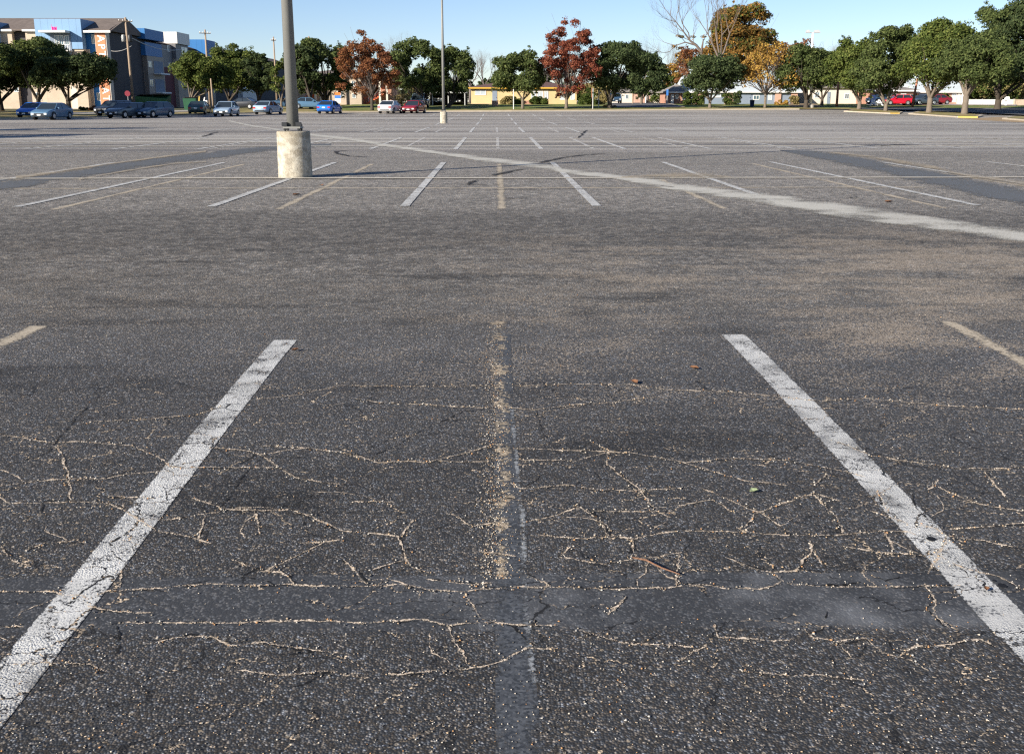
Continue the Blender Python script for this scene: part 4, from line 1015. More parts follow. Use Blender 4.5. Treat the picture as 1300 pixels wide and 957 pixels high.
# trees left of the frame whose shadows fall into the far left of the lot
for i, (x, y, h, w_) in enumerate([(-39, 46, 10, 3.0), (-37, 32.5, 10, 2.6), (-54, 84, 16, 4.5), (-51.5, 91, 15, 4.2), (-60, 79, 13, 4.5), (-59, 92, 14, 5), (-67, 116, 17, 5), (-60, 106, 15, 4.5), (-75, 122, 16, 5)]):
    leafy_tree(Vector((x, y, gz(x, y))), (0, 0, 2.2, h, w_), 'oakd', 'oak standing left of the parking lot', group=OAKG, bark='darkbark', puffs=22, size=.3, trunk_r=.3)

for px in list(range(300, 1300, 42)):
    tree_px(px + rnd.uniform(-8, 8), 131, px - 30, px + 30, rnd.uniform(98, 108), 130, rnd.choice(('oakd', 'oakd', 'shrub', 'drybush')), 'far tree in the row closing the horizon behind the houses', Y=330 + rnd.uniform(-20, 20), name='distant_tree', group='row of far trees on the horizon', puffs=14, size=.5, trunk_r=.25)
# hedges and shrubs
def shrub(px0, px1, py0, py1, Y, kind, label, name='hedge', boxy=True, group=None, size=.11):
    a, b = W(px0, py1, Y), W(px1, py0, Y); cx = (a.x + b.x) / 2; z0 = gz(cx, Y); H = max(.4, b.z - z0); Wd = b.x - a.x
    root = empty(name, (cx, Y, z0), label, 'hedge' if name == 'hedge' else 'shrub', group)
    n = max(6, int(Wd * H * 5)); C = np.stack([rng.uniform(-.5, .5, n) * (Wd - .4), rng.uniform(-.5, .5, n) * 1.0, rng.uniform(.15, .95 if boxy else .8, n) * H - .1], 1)
    if not boxy: C[:, 2] *= np.sqrt(np.clip(1 - (C[:, 0] / (Wd / 2)) ** 2, .1, 1))
    np_obj('foliage', leaves(C, np.full(n, .42 if H > 1 else .28), np.full(n, 150), size, .9), 4, M[kind], root)
    for k in range(3): MB().tube([(Wd * (.2 * k - .2), 0, -.05), (Wd * (.22 * k - .22), .05, H * .7)], [.04, .02], 5).build('stem', M['darkbark'], root)
    return root
shrub(868, 898, 117, 132, 152, 'shrub', 'rounded bright hedge left of the slim oak trunk')
shrub(917, 930, 116, 132, 151, 'shrub', 'square green hedge right of the slim oak trunk')
shrub(930, 941, 116, 132, 155, 'oakd', 'dark hedge against the garage of the pale roofed house')
shrub(1000, 1014, 118, 131, 152, 'drybush', 'olive bush at the right end of the pale roofed house', 'bush', False)
shrub(984, 1002, 126, 132, 151, 'yellow', 'low yellow flowering bush by the brick pier', 'flower_bush', False)
shrub(636, 652, 120, 134, 156, 'drybush', 'olive bush left of the pale oak trunk at the yellow house', 'bush', False)
shrub(673, 695, 120, 131, 157.6, 'shrub', 'dark green shrub above the low brick wall', 'bush', False)
shrub(646, 664, 122, 131, 157.6, 'shrub', 'shrub behind the pale oak trunk at the low brick wall', 'bush', False)
shrub(735, 757, 116, 134, 154, 'shrub', 'green shrubbery right of the yellow house', 'bush', False)
shrub(757, 772, 116, 134, 156, 'drybush', 'tan creeper thicket beside the black forked oak trunk', 'bush', False)
shrub(762, 786, 134, 138.4, 141, 'drybush', 'low dry ground shrubs at the foot of the black forked oak', 'bush', False)
shrub(1193, 1208, 116, 132, 156, 'shrub', 'green bush left of the porch of the brick house', 'bush', False)
shrub(115, 124, 134, 140.5, 143, 'brown', 'reddish low bush below the orange banner', 'bush', False)
shrub(95, 112, 135, 140, 145, 'shrub', 'low green bush at the foot of the apartments', 'bush', False)
shrub(258, 272, 137, 145, 118, 'drybush', 'small dry bush left of the silver sedan', 'bush', False)
def twiggy(px, py, Y, label):
    b = W(px, py, Y); root = empty('bush', (b.x, Y, gz(b.x, Y) + .08), label, 'shrub'); tw = MB()
    for i in range(26):
        a = rnd.uniform(0, 6.28); branchy(tw, (rnd.uniform(-.5, .5), 0, 0), Vector((math.cos(a) * .8 + .25, math.sin(a) * .6, 1)).normalized(), rnd.uniform(1.1, 1.6), .03, 2, .35, .2, 4)
    tw.build('branches', M['twig'], root)
    C = np.stack([rng.uniform(-1, 1.2, 14), rng.uniform(-.6, .6, 14), rng.uniform(.3, 1.8, 14)], 1)
    np_obj('foliage', leaves(C, np.full(14, .5), np.full(14, 70), .1), 4, M['drybush'], root)
twiggy(506, 138, 136, 'tan arching leafless bush between the white and the dark red car')

# ---------------------------------------------------------------- houses
def windowp(root, x0, x1, z0, z1, y, frame='white', pane='winglass', mull=True, axis='y', sgn=-1):
    """a window as a part with its pane as sub-part; axis y: in a wall facing -y, axis x: facing +x"""
    t = .06; fr = MB()
    def bx(a0, a1, b0, b1, d0, d1, mb):
        if axis == 'y': mb.box(a0, a1, min(y + sgn * d0, y + sgn * d1), max(y + sgn * d0, y + sgn * d1), b0, b1)
        else: mb.box(min(y + sgn * d0, y + sgn * d1), max(y + sgn * d0, y + sgn * d1), a0, a1, b0, b1)
    w = min(.09, (x1 - x0) * .12)
    bx(x0, x0 + w, z0, z1, .003, t, fr); bx(x1 - w, x1, z0, z1, .003, t, fr); bx(x0 + w, x1 - w, z0, z0 + w, .003, t, fr); bx(x0 + w, x1 - w, z1 - w, z1, .003, t, fr)
    if mull: bx((x0 + x1) / 2 - .03, (x0 + x1) / 2 + .03, z0 + w, z1 - w, .01, t - .01, fr)
    o = fr.build('window', M[frame], root); g = MB(); bx(x0 + w, x1 - w, z0 + w, z1 - w, .004, .02, g)
    g.build('pane', M[pane], o); return o
def roof_hip(mb, x0, x1, y0, y1, ze, zr, gable=False, over=.5, t=.18):
    x0 -= over; x1 += over; y0 -= over; y1 += over; ym = (y0 + y1) / 2; h = 0 if gable else min((x1 - x0) * .49, (y1 - y0) / 2)
    v = [(x0, y0, ze), (x1, y0, ze), (x1, y1, ze), (x0, y1, ze), (x0 + h, ym, zr), (x1 - h, ym, zr), (x0, y0, ze - t), (x1, y0, ze - t), (x1, y1, ze - t), (x0, y1, ze - t)]
    mb.poly(v, [(0, 1, 5, 4), (2, 3, 4, 5), (3, 0, 4), (1, 2, 5), (6, 9, 8, 7), (0, 6, 7, 1), (1, 7, 8, 2), (2, 8, 9, 3), (3, 9, 6, 0)])
def house(label, px0, px1, Y, ye, yr, depth, wall, roof, name='house', gable=False, wins=(), fascia=None, doors=(), piers=(), cat='house', base_z=None, over=.5):
    """pixels give the width, eave row ye and ridge row yr of a house whose front stands at Y"""
    a, b = W(px0, 125, Y), W(px1, 125, Y); cx = (a.x + b.x) / 2; z0 = gz(cx, Y) + .08
    root = empty(name, (cx, Y + depth / 2, z0), label, cat); hw = (b.x - a.x) / 2; yf = -depth / 2
    lx = lambda p: W(p, 125, Y).x - cx; lz = lambda p: W(px0, p, Y).z - z0
    ze = lz(ye); zr = W(px0, yr, Y + depth / 2).z - z0
    MB().box(-hw, hw, yf, depth / 2, -.3, ze - .02).build('wall', M[wall], root)
    m = MB(); roof_hip(m, -hw, hw, yf, depth / 2, ze + .18, zr, gable, over); m.build('roof', M[roof], root)
    if fascia:
        MB().box(-hw - over - .01, hw + over + .01, yf - over - .03, yf - over - .003, ze - .06, ze + .16).build('fascia', M[fascia], root)
    for w in wins:
        windowp(root, lx(w[0]), lx(w[1]), lz(w[3]), lz(w[2]), yf, pane=w[4] if len(w) > 4 else 'winglass', frame=w[5] if len(w) > 5 else 'white')
    for d in doors:
        o = MB().box(lx(d[0]), lx(d[1]), yf - .05, yf - .004, 0, lz(d[2])).build('garage_door' if d[4:] else 'door', M[d[3]], root)
        MB().box(lx(d[1]) - .16, lx(d[1]) - .10, yf - .09, yf - .052, .95, 1.05).build('handle', M['blacksteel'], o)
    for p_ in piers:
        MB().box(lx(p_[0]), lx(p_[1]), yf - p_[3], yf - .005, -.2, ze - .03).build('pier', M[p_[2]], root)
    return root
yh = house('yellow brick bungalow with ochre fascia behind the neat oak and the red tree', 598, 732, 160, 112.5, 103.5, 10, 'yellowwall', 'shingledark', fascia='goldtrim',
      wins=((603, 617, 114.5, 121, 'winlight'), (674, 681, 116, 126, 'winlight'), (682, 689.5, 116, 126, 'winlight'), (690.5, 696, 116, 126, 'winlight'), (711, 717, 116.5, 127, 'winlight'), (724, 729.5, 116.5, 127, 'winlight')),
      doors=((625, 631, 115.5, 'shadegrey'),))
a, b = W(655, 133, 158.6), W(696, 133, 158.6); z0 = gz(a.x, 158)
gw = empty('garden_wall', ((a.x + b.x) / 2, 158, z0), 'low red brick planter wall in front of the yellow house', 'wall')
MB().box(-(b.x - a.x) / 2, (b.x - a.x) / 2, -.2, .2, -.1, .55).build('brickwork', M['redbrick'], gw); MB().box(-(b.x - a.x) / 2 - .03, (b.x - a.x) / 2 + .03, -.25, .25, .552, .63).build('coping', M['pinkbrick'], gw)
a, b = W(624.5, 134, 148), W(632.5, 134, 148); z0 = gz(a.x, 148)
bx = empty('brick_planter', ((a.x + b.x) / 2, 148, z0 + .05), 'short pinkish brick block standing on the lawn left of the sign post', 'planter')
w = (b.x - a.x) / 2; MB().box(-w, w, -.3, .3, 0, .62).build('block', M['pinkbrick'], bx); MB().box(-w - .04, w + .04, -.34, .34, .622, .75).build('cap', M['pinkbrick'], bx)
MB().box(-w - .05, w + .05, -.4, .4, -.1, -.002).build('footing', M['white'], bx)
house('small hip roofed brick house at the right corner of the side street', 849, 880, 165, 118, 107, 9, 'redbrick', 'shinglegrey', fascia='white', wins=((866, 870, 119.5, 127, 'winlight'), (857, 861, 120, 126)), doors=((851.5, 855.5, 120, 'white'),))
house('long pale roofed ranch house with blue-grey garage with painted-in shade and brick piers', 878, 1013, 162, 117.5, 98, 14, 'shadegrey', 'whiteroof', fascia='white', gable=True,
      wins=((902, 915, 118.5, 124, 'winlight'), (956, 964, 121, 127), (975, 980, 119, 127, 'winlight')), doors=((941, 953, 119, 'shadegrey', 1),), piers=((983.5, 991, 'pinkbrick', .25), (920, 931, 'pinkbrick', .2), (1004, 1012, 'pinkbrick', .2), (880, 893, 'pinkbrick', .2)))
house('pale stone house in dappled shade right of the floodlight pole', 1028, 1100, 166, 112, 100, 10, 'creamwall', 'shinglegrey', gable=True, wins=((1034, 1040, 117, 125), (1072, 1078, 119, 126)), doors=((1050, 1054, 117, 'shadegrey'),))
house('red brick house with grey roof and white fascia behind the red car', 1110, 1162, 158, 116, 106, 11, 'redbrick', 'shinglegrey', fascia='white', wins=((1131, 1137, 119, 125.5, 'winlight'), (1143, 1150, 119, 126, 'winlight')))
house('tall white gabled garage and porch wing joined right of the red brick house', 1163.5, 1224, 159.5, 117.5, 99, 12, 'pinkbrick', 'whiteroof', fascia='white', gable=True, wins=((1185, 1189, 120, 128, 'winlight'), (1208, 1214, 119, 130, 'winlight')), doors=((1166, 1180, 119, 'shadegrey', 1), (1215, 1219, 119, 'white')), piers=((1180.5, 1183, 'white', 1.4), (1220, 1222, 'white', 1.4)))
house('cream cottage far down the left side of the side street', 781, 803, 215, 117, 110, 9, 'creamwall', 'shinglegrey', wins=((785, 789, 120, 126), (794, 798, 120, 126)))
house('far pink brick cottage at the end of the side street', 806, 836, 240, 118, 110, 9, 'pinkbrick', 'shinglegrey', wins=((812, 816, 120, 126, 'winlight'), (826, 830, 120, 126, 'winlight')), doors=((819, 822, 120, 'white'),))
house('grey roofed house peeping behind the hip roofed brick house', 838, 868, 215, 112, 100, 9, 'creamwall', 'whiteroof', wins=((842, 846, 114, 120),))
# brick flats with red stairs
def brick_flats():
    Y = 158; X = lambda p: W(p, 125, Y).x; z0 = gz(X(450), Y); Zz = lambda p: W(450, p, Y).z
    cx = (X(385) + X(496)) / 2; L = Vector((cx, Y, z0)); root = empty('brick_flats', L, 'two storey tan brick flats with orange-red stairs behind the russet tree', 'apartment building')
    lx = lambda p: X(p) - cx; lz = lambda p: Zz(p) - z0
    MB().box(lx(418), lx(459), 0, 10, -.3, lz(98)).build('wall', M['tanbrick'], root)
    MB().box(lx(372), lx(417.9), 1.6, 10, -.3, lz(98)).build('wall', M['tanbrick'], root)
    MB().box(lx(459.1), lx(497), 2.2, 10, -.3, lz(98)).build('wall', M['redbrick'], root)
    m = MB(); roof_hip(m, lx(372), lx(497), 0, 10, lz(98) + .2, lz(88)); m.build('roof', M['shingle'], root)
    for a, b, c, d, yy in ((447, 452, 119, 125, 0), (447, 452, 103, 110, 0), (424, 430, 103, 110, 0), (465, 475, 120, 133, 2.2), (465, 475, 102, 112, 2.2), (404, 410, 119, 128, 1.6), (430, 436, 116, 124, 0)):
        windowp(root, lx(a), lx(b), lz(d), lz(c), yy, pane='winlight' if yy > 2 else 'winglass')
    MB().box(lx(440), lx(441.5), -.25, -.01, -.2, lz(99)).build('downpipe', M['blacktrim'], root)
    for (a, b) in ((385, 399), (461, 489)):
        st = MB(); x0, x1 = lx(a), lx(b); n = 10; zt = lz(118) 
        for i in range(n): st.box(x0 + (x1 - x0) * i / n, x0 + (x1 - x0) * (i + 1) / n, -.9 + (1.5 if a < 400 else 2.1), .1 + (1.5 if a < 400 else 2.0), zt * i / n, zt * (i + 1) / n)
        sx = st.build('stair', M['orangepaint'], root)
        r = MB(); yy = .5 if a < 400 else 1.1
        r.tube([(x0, yy, .95), (x1, yy, zt + .95)], [.05, .05], 6); 
        for i in range(5): r.tube([(x0 + (x1 - x0) * i / 4, yy, zt * i / 4), (x0 + (x1 - x0) * i / 4, yy, zt * i / 4 + .95)], [.035, .035], 5)
        r.build('handrail', M['orangepaint'], sx)
    for p_ in (400, 457.5, 482, 491):
        MB().box(lx(p_) - .15, lx(p_) + .15, .4, .7, -.2, lz(98)).build('column', M['creamwall'] if p_ != 457.5 else M['maroon'], root)
brick_flats()
# carport
def carport():
    Y = 150; X = lambda p: W(p, 125, Y).x; cx = (X(546) + X(592)) / 2; z0 = gz(cx, Y) + .08; lz = lambda p: W(560, p, Y).z - z0; lx = lambda p: X(p) - cx
    root = empty('carport', (cx, Y, z0), 'dark open carport with a flat pale edged roof behind the slim light pole', 'carport')
    MB().box(lx(546), lx(592), 0, 6, lz(118.5), lz(116.5)).build('roof', M['galv'], root); MB().box(lx(546), lx(592), 5.8, 6, -.1, lz(118.6)).build('back_wall', M['interior'], root)
    for s in (546.5, 591.5): MB().box(lx(s) - .1, lx(s) + .1, .3, 5.79, 0, lz(118.6)).build('side_wall', M['interior'], root)
    for s in (549, 569, 590): MB().box(lx(s) - .07, lx(s) + .07, .05, .19, -.1, lz(118.6)).build('post', M['galv'], root)
carport()
# white fence and stone wall at right
def wall_px(px0, px1, py, Y, mat, label, name, cat, t=.2, boards=False):
    a, b = W(px0, 135, Y), W(px1, 135, Y); cx = (a.x + b.x) / 2; z0 = gz(cx, Y); H = W(px0, py, Y).z - z0; w = (b.x - a.x) / 2
    root = empty(name, (cx, Y, z0), label, cat); MB().box(-w, w, -t / 2, t / 2, -.2, H).build('panel', M[mat], root)
    n = int(w * 2 / 2.2); 
    for i in range(n + 1): x = -w + 2 * w * i / n; MB().box(x - .07, x + .07, -t / 2 - .06, -t / 2 - .003, -.2, H + .06).build('post', M[mat], root)
    return root
wall_px(1226, 1286, 126.5, 154, 'whitepanel', 'long pale board fence behind the black trunked oak', 'fence', 'fence', .08)
wall_px(1286.5, 1345, 126.5, 153.5, 'stonewall', 'rubble stone wall at the right edge behind the white mailbox', 'stone_wall', 'wall', .5)

# apartment complex at left ------------------------------------------------
def apartments():
    Y = 165.0; z0 = gz(-70, 165) ; X = lambda p: W(p, 80, Y).x; Z = lambda p: W(100, p, Y).z - z0
    Xe = W(144, 130, Y).x; L = Vector((Xe, Y, z0))
    root = empty('apartment_building', L, 'four storey apartment block with blue and buff panels and an orange banner', 'apartment building')
    lx = lambda p: X(p) - Xe; x0 = lx(-120)
    ze = Z(40.5)
    # front wing: buff bays, recessed wall with shade put into its brick colour
    MB().box(x0, 0, .8, 14, -.3, ze).build('wall', M['shadebrick'], root)
    for a, b, m_ in ((-120, -70, 'aptbrick'), (-40, 19, 'aptbrick'), (36, 56, 'aptbrick'), (56.1, 115, 'aptbrick')):
        MB().box(lx(a), lx(b), 0, .79, -.3, ze - (0 if a < 56 else Z(40.5) - Z(63))).build('bay', M[m_], root)
    for a, b in ((-120, 20), (35, 56)): MB().box(lx(a) - .1, lx(b) + .15, -.55, .75, ze + .002, ze + .30).build('fascia', M['white'], root)
    # front roof: slope up to a ridge
    m = MB(); zr = W(60, 23.5, Y + 7.4).z - z0
    m.poly([(x0, -.5, ze + .31), (.6, -.5, ze + .31), (.6, 7.4, zr), (x0, 7.4, zr), (.6, 15.3, ze + .31), (x0, 15.3, ze + .31), (x0, -.5, ze + .1), (.6, -.5, ze + .1), (.6, 15.3, ze + .1), (x0, 15.3, ze + .1)],
           [(0, 1, 2, 3), (3, 2, 4, 5), (1, 4, 2), (5, 0, 3), (6, 9, 8, 7), (0, 6, 7, 1), (1, 7, 8, 4), (4, 8, 9, 5), (5, 9, 6, 0)]); m.build('roof', M['shingle'], root)
    # blue bay and its right return
    MB().box(lx(53), lx(111), -1.2, 4.5, Z(63), Z(25)).build('blue_bay', M['bluepanel'], root)
    MB().box(lx(-30), lx(4), -1.0, 4.5, Z(63), Z(28.5)).build('blue_bay', M['bluepanel'], root)
    MB().box(lx(56.2), lx(72), -1.0, -.01, Z(98), Z(63) - .01).build('bay', M['aptbrick'], root)
    MB().box(lx(97), lx(111), -1.0, -.01, -.3, Z(63) - .01).build('bay', M['aptbrick'], root)
    # balcony in the blue bay
    cn = MB().box(lx(64), lx(97), -3.2, -1.21, Z(43.2), Z(40.4)).build('canopy', M['galv'], root)
    MB().box(lx(71), lx(97), -1.26, -1.203, Z(70), Z(43.6)).build('recess_shade_panel', M['shadegrey'], root)  # flat panel, the dark of a recess painted in blue-grey
    for a, b in ((77, 81.5), (82, 88), (89, 95)): windowp(root, lx(a), lx(b), Z(58), Z(46), -1.262)
    bal = MB().box(lx(72), lx(98), -2.5, -1.27, Z(66.3), Z(65)).build('balcony', M['white'], root)
    rl = MB()
    for i in range(14): x = lx(72) + (lx(98) - lx(72)) * i / 13; rl.box(x - .03, x + .03, -2.5, -2.44, Z(65), Z(58.5))
    rl.box(lx(72), lx(98), -2.52, -2.42, Z(58.5), Z(58)); rl.build('railing', M['white'], bal)
    # recess with windows, its shade painted in darker blue, then the banner wall
    MB().box(lx(111.1), lx(125), .2, .79, -.3, ze).build('recess_wall', M['blueshade'], root)
    for t, b in ((44, 56), (69, 80), (94, 105), (118, 128)): windowp(root, lx(118.5), lx(123.5), Z(b), Z(t), .2)
    MB().box(lx(125.1), 0, -.6, .78, -.3, ze + .0).build('bay', M['creamwall'], root)
    bn = MB().box(lx(125.6), lx(138.2), -.66, -.603, Z(133), Z(42.2)).build('banner', M['orange'], root)
    def txt(s, size, px, ptop, par, mat):
        cu = bpy.data.curves.new('lettering', 'FONT'); cu.body = s; cu.size = size; cu.extrude = .01; cu.align_x = 'LEFT'; cu.offset = .03; cu.space_character = 1.35
        ob = bpy.data.objects.new('tmp', cu); COL.objects.link(ob); bpy.context.view_layer.update()
        me = bpy.data.meshes.new_from_object(ob); bpy.data.objects.remove(ob); me.materials.clear(); me.materials.append(mat)
        o = bpy.data.objects.new('lettering', me); COL.objects.link(o); o.parent = par
        # front faces -y, reading downwards
        o.matrix_local = Matrix.Translation((lx(px), -.685, Z(ptop))) @ Matrix.Rotation(R(90), 4, 'Y') @ Matrix.Rotation(R(90), 4, 'X')
        return o
    txt('APTS', 1.55, 129.0, 45.5, bn, M['white']); txt('AT', 1.55, 129.0, 111, bn, M['white'])
    # lower storey windows seen below the oaks
    for a, b, c, d in ((93, 103, 122, 132), (14, 20, 108, 117), (-8, 0, 44, 54), (-2, 5, 43.5, 54), (40, 50, 72, 82), (40, 48, 118, 128), (-30, -20, 80, 90)):
        windowp(root, lx(a), lx(b), Z(d), Z(c), -.003 if a < 90 else -.003)
    MB().box(lx(88), lx(96.9), -.5, -.02, -.3, Z(110)).build('bay', M['creamwall'], root)
    # gable end roof over the banner wing
    m = MB(); za = ze + .02; gx0, gx1 = lx(113), .9; zr2 = W(150, 25.5, Y + 6).z - z0
    m.poly([(gx0, -1.1, za), (gx1, -1.1, za), (gx1, 6, zr2), (gx0, 6, zr2), (gx0, -1.1, za - .2), (gx1, -1.1, za - .2), (gx1, 6, zr2 - .2), (gx0, 6, zr2 - .2)], [(0, 1, 2, 3), (4, 7, 6, 5), (0, 4, 5, 1), (1, 5, 6, 2), (2, 6, 7, 3), (3, 7, 4, 0)])
    m.build('roof', M['shingle'], root); MB().box(gx0, gx1 + .02, -1.16, -1.103, za - .24, za + .08).build('fascia', M['white'], root)
    # side wing running away from the lot, facing right (+x), its shade deepened by darker colours
    def Yx(px, py=90):   # where the side wall plane is seen at this column
        d = ray(px, py); return Xe * d.y / d.x if abs(d.x) > 1e-6 else 400
    def seg(p0, p1, zt, zb, mat, out=0.0, name='bay', back=6):
        y0, y1 = Yx(p0) - Y, Yx(p1) - Y; return MB().box(-back, out, y0, y1, zb, zt).build(name, M[mat], root), y0, y1
    def zt(px, py): 
        yy = Yx(px, py); return W(px, py, yy).z - z0
    MB().box(-12, -.01, 14.02, 150, -.3, ze - .4).build('wall', M['shadebrick'], root)
    m = MB(); m.poly([(-12.5, 14, ze - .39), (.3, 14, ze - .39), (-6, 14, zr - .8), (-12.5, 150, ze - .39), (.3, 150, ze - .39), (-6, 150, zr - .8)], [(0, 1, 2), (5, 4, 3), (1, 4, 5, 2), (0, 2, 5, 3), (0, 3, 4, 1)]); m.build('roof', M['shingle'], root)
    seg(178, 202, zt(178, 37), zt(178, 50), 'blueshade', 1.3, 'blue_bay')
    seg(181, 202, zt(181, 54), zt(190, 72), 'blueshade', .8, 'blue_bay')
    o, y0, y1 = seg(182, 203, zt(190, 72) - .02, -.3, 'tanpanel_shade', .8)
    for t, b in ((78, 86), (101, 110)):
        windowp(root, y0 + .4, y0 + 2.2, zt(186, b), zt(186, t), .8, axis='x', sgn=1, pane='winglass', frame='white')
        MB().box(.81, 2.0, y0 + 3.2, y1 - .6, zt(193, b + 9) , zt(193, b + 8) + .1).build('balcony', M['white'], root)
        MB().box(.812, .83, y0 + 3.2, y1 - .6, zt(193, b + 8) + .12, zt(193, t)).build('recess_shade_panel', M['shadegrey'], root)  # flat panel painting the shade of a balcony recess
    seg(203.2, 217, ze - .6, zt(210, 86), 'greypanel_shade', .5); seg(203.2, 217, zt(210, 86) - .02, -.3, 'maroon', .5)
    y0 = Yx(217) - Y; y1 = Yx(233) - Y
    MB().box(-2.6, 1.6, y0, y1, zt(217, 56), zt(217, 41.5)).build('white_bay', M['whitepanel'], root)
    MB().box(-2.6, 1.2, y0 + .05, y1, zt(217, 75), zt(217, 56) - .02).build('bay', M['greypanel_shade'], root)
    MB().box(-2.6, 1.2, y0 + .05, y1, -.3, zt(217, 75) - .02).build('bay', M['tanbrick'], root)
    for k, (p0, p1, t, b) in enumerate(((224, 232, 60, 72), (211, 214, 58, 66), (211, 214, 80, 88))):
        windowp(root, Yx(p0) - Y, Yx(p1) - Y, zt(p0, b), zt(p0, t), 1.2 if k == 0 else .5, axis='x', sgn=1)
    y0 = Yx(249) - Y; y1 = Yx(262) - Y
    MB().box(-1.5, 2.2, y0, y1, zt(249, 72), zt(249, 51)).build('blue_bay', M['blueshade'], root)
    MB().box(-1.5, 1.6, y0, y1, -.3, zt(249, 72) - .02).build('bay', M['tanpanel_shade'], root)
    y0 = Yx(300) - Y; MB().box(-1.5, 1.2, y0, y0 + 14, -.3, ze - 1).build('bay', M['whitepanel'], root)
    for i in range(6): windowp(root, 52 + i * 9, 54.5 + i * 9, 7, 8.6, -.01, axis='x', sgn=1)
    # pink flag-like cloth on the canopy
    return root, lx, Z, z0, Xe
apt, alx, aZ, az0, aXe = apartments()
pk = MB(); n = 9
for i in range(n): pk.box(-.35 + .08 * i, -.27 + .08 * i, -.1 + .05 * math.sin(i), -.04 + .05 * math.sin(i), 0 + .02 * (i % 3), .55 - .05 * (i % 4))
pk.tube([(-.38, -.07, 0), (-.38, -.07, .9)], [.02, .02], 6)
o = pk.build('pink_banner', M['pink']); p = W(69.5, 40.3, 162.4); o.location = (p.x, 162.4, aZ(40.4) + az0 + .01); tag(o, 'small bright pink cloth on the canopy of the blue bay', 'banner')
#NEXT2
# ---------------------------------------------------------------- poles, signs and other street furniture
def util_pole(px, py_base, py_top, Y, label, r=.14, mat='wood', arm=1.1, lean=0, lamp=False, transformers=0, group='wooden utility poles beyond the lot', armrot=.5):
    b = W(px, py_base, Y); z0 = gz(b.x, Y); root = empty('utility_pole', (b.x, Y, z0), label, 'utility pole', group); H = W(px, py_top, Y).z - z0
    MB().tube([(0, 0, -.2), (lean * .5, 0, H * .5), (lean, 0, H)], [r * 1.15, r, r * .75], 12).build('shaft', M[mat], root, True)
    if arm:
        c, s = math.cos(armrot), math.sin(armrot); m = MB(); z = H - .5; m.tube([(lean - arm * c, -arm * s - .12, z), (lean + arm * c, arm * s - .12, z)], [.06, .06], 6); m.build('cross_arm', M['wood'], root)
        for k in (-.9, -.35, .5, .95): MB().lathe([(.04, z + .06), (.06, z + .12), (.03, z + .22)], 8, (lean + arm * c * k, arm * s * k - .12)).build('insulator', M['white'], root)
    for k in range(transformers):
        x = lean + (.42 if k % 2 else -.45); MB().lathe([(.24, H * .74), (.27, H * .74 + .08), (.27, H * .74 + .8), (.16, H * .74 + .95)], 12, (x, -.1)).build('transformer', M['galv'] if k != 1 else M['blacksteel'], root, True)
    return root, H, z0
up, H1, zz = util_pole(170, 139, 22.5, 140, 'tall wooden utility pole with transformers in front of the dark apartment wall', r=.17, arm=.9, lean=-.1, transformers=3)
util_pole(267, 137, 38, 150, 'wooden utility pole with crossarm rising out of the rounded sunlit oaks', r=.15, arm=.8)
util_pole(271, 137, 100, 139, 'short pale wooden post just right of the pole by the silver sedan', r=.12, arm=0, lean=-.1)
util_pole(352, 138, 47, 152, 'plain wooden utility pole left of the near light pole', r=.12, arm=.35)
util_pole(396, 137, 46.5, 165, 'wooden utility pole top above the oaks right of the near light pole', r=.16, arm=.5)
util_pole(196, 136, 48, 190, 'thin leaning wooden pole in front of the white roof box of the apartments', r=.12, arm=0, lean=-1.0)
util_pole(1062, 137, 98, 144, 'reddish wooden pole between two oaks right of the floodlight pole', r=.16, mat='redwood', arm=0)
util_pole(1157.5, 139.5, 100, 141, 'leaning wooden pole right of the red car', r=.16, mat='redwood', arm=0, lean=.4)
# overhead cables
def cable(a, b, sag, label, r=.03):
    pts = [a.lerp(b, t / 14) - Vector((0, 0, sag * 4 * (t / 14) * (1 - t / 14))) for t in range(15)]
    o = MB().tube([p - pts[0] for p in pts], [r] * 15, 4).build('power_cable', M['galv']); o.location = pts[0]; return tag(o, label, 'cable', 'overhead cables at the apartments')
cable(W(167, 58.5, 140), W(141, 65, 163), .3, 'overhead cable from the tall pole to the apartment corner')
cable(W(168, 49, 140), W(234, 62, 190), .8, 'overhead cable from the tall pole towards the leaning thin pole', .05)
# floodlight pole at right
def flood():
    b = P(1029, 138.0); root = empty('floodlight_pole', (b.x, b.y, b.z + .08), 'tall white floodlight pole with two lamp heads among the oaks at the right', 'light pole')
    H = W(1036, 42.5, b.y).z - b.z; ln = W(1036, 42.5, b.y).x - b.x - .45
    MB().lathe([(.45, -.1), (.45, .35), (.38, .42)], 20).build('concrete_base', M['walk'], root)
    MB().tube([(0, 0, .422), (ln * .5, 0, H * .5), (ln, 0, H)], [.19, .16, .13], 12).build('pole_shaft', M['white'], root, True)
    MB().tube([(ln - .5, 0, H - .02), (ln + .5, 0, H - .02)], [.05, .05], 8).build('cross_arm', M['galv'], root)
    for s, w in ((-.70, .45), (.50, .75)):
        m = MB(); x = ln + s; m.poly([(x - w / 2, -.35, H - .05), (x + w / 2 + .1, -.35, H - .05), (x + w / 2 + .1, .3, H - .05), (x - w / 2, .3, H - .05), (x - w * .35, -.2, H + .3), (x + w * .35, -.2, H + .34), (x + w * .35, .2, H + .34), (x - w * .35, .2, H + .3)],
            [(0, 3, 2, 1), (4, 5, 6, 7), (0, 1, 5, 4), (1, 2, 6, 5), (2, 3, 7, 6), (3, 0, 4, 7)]); m.build('lamp_head', M['galv'], root)
flood()
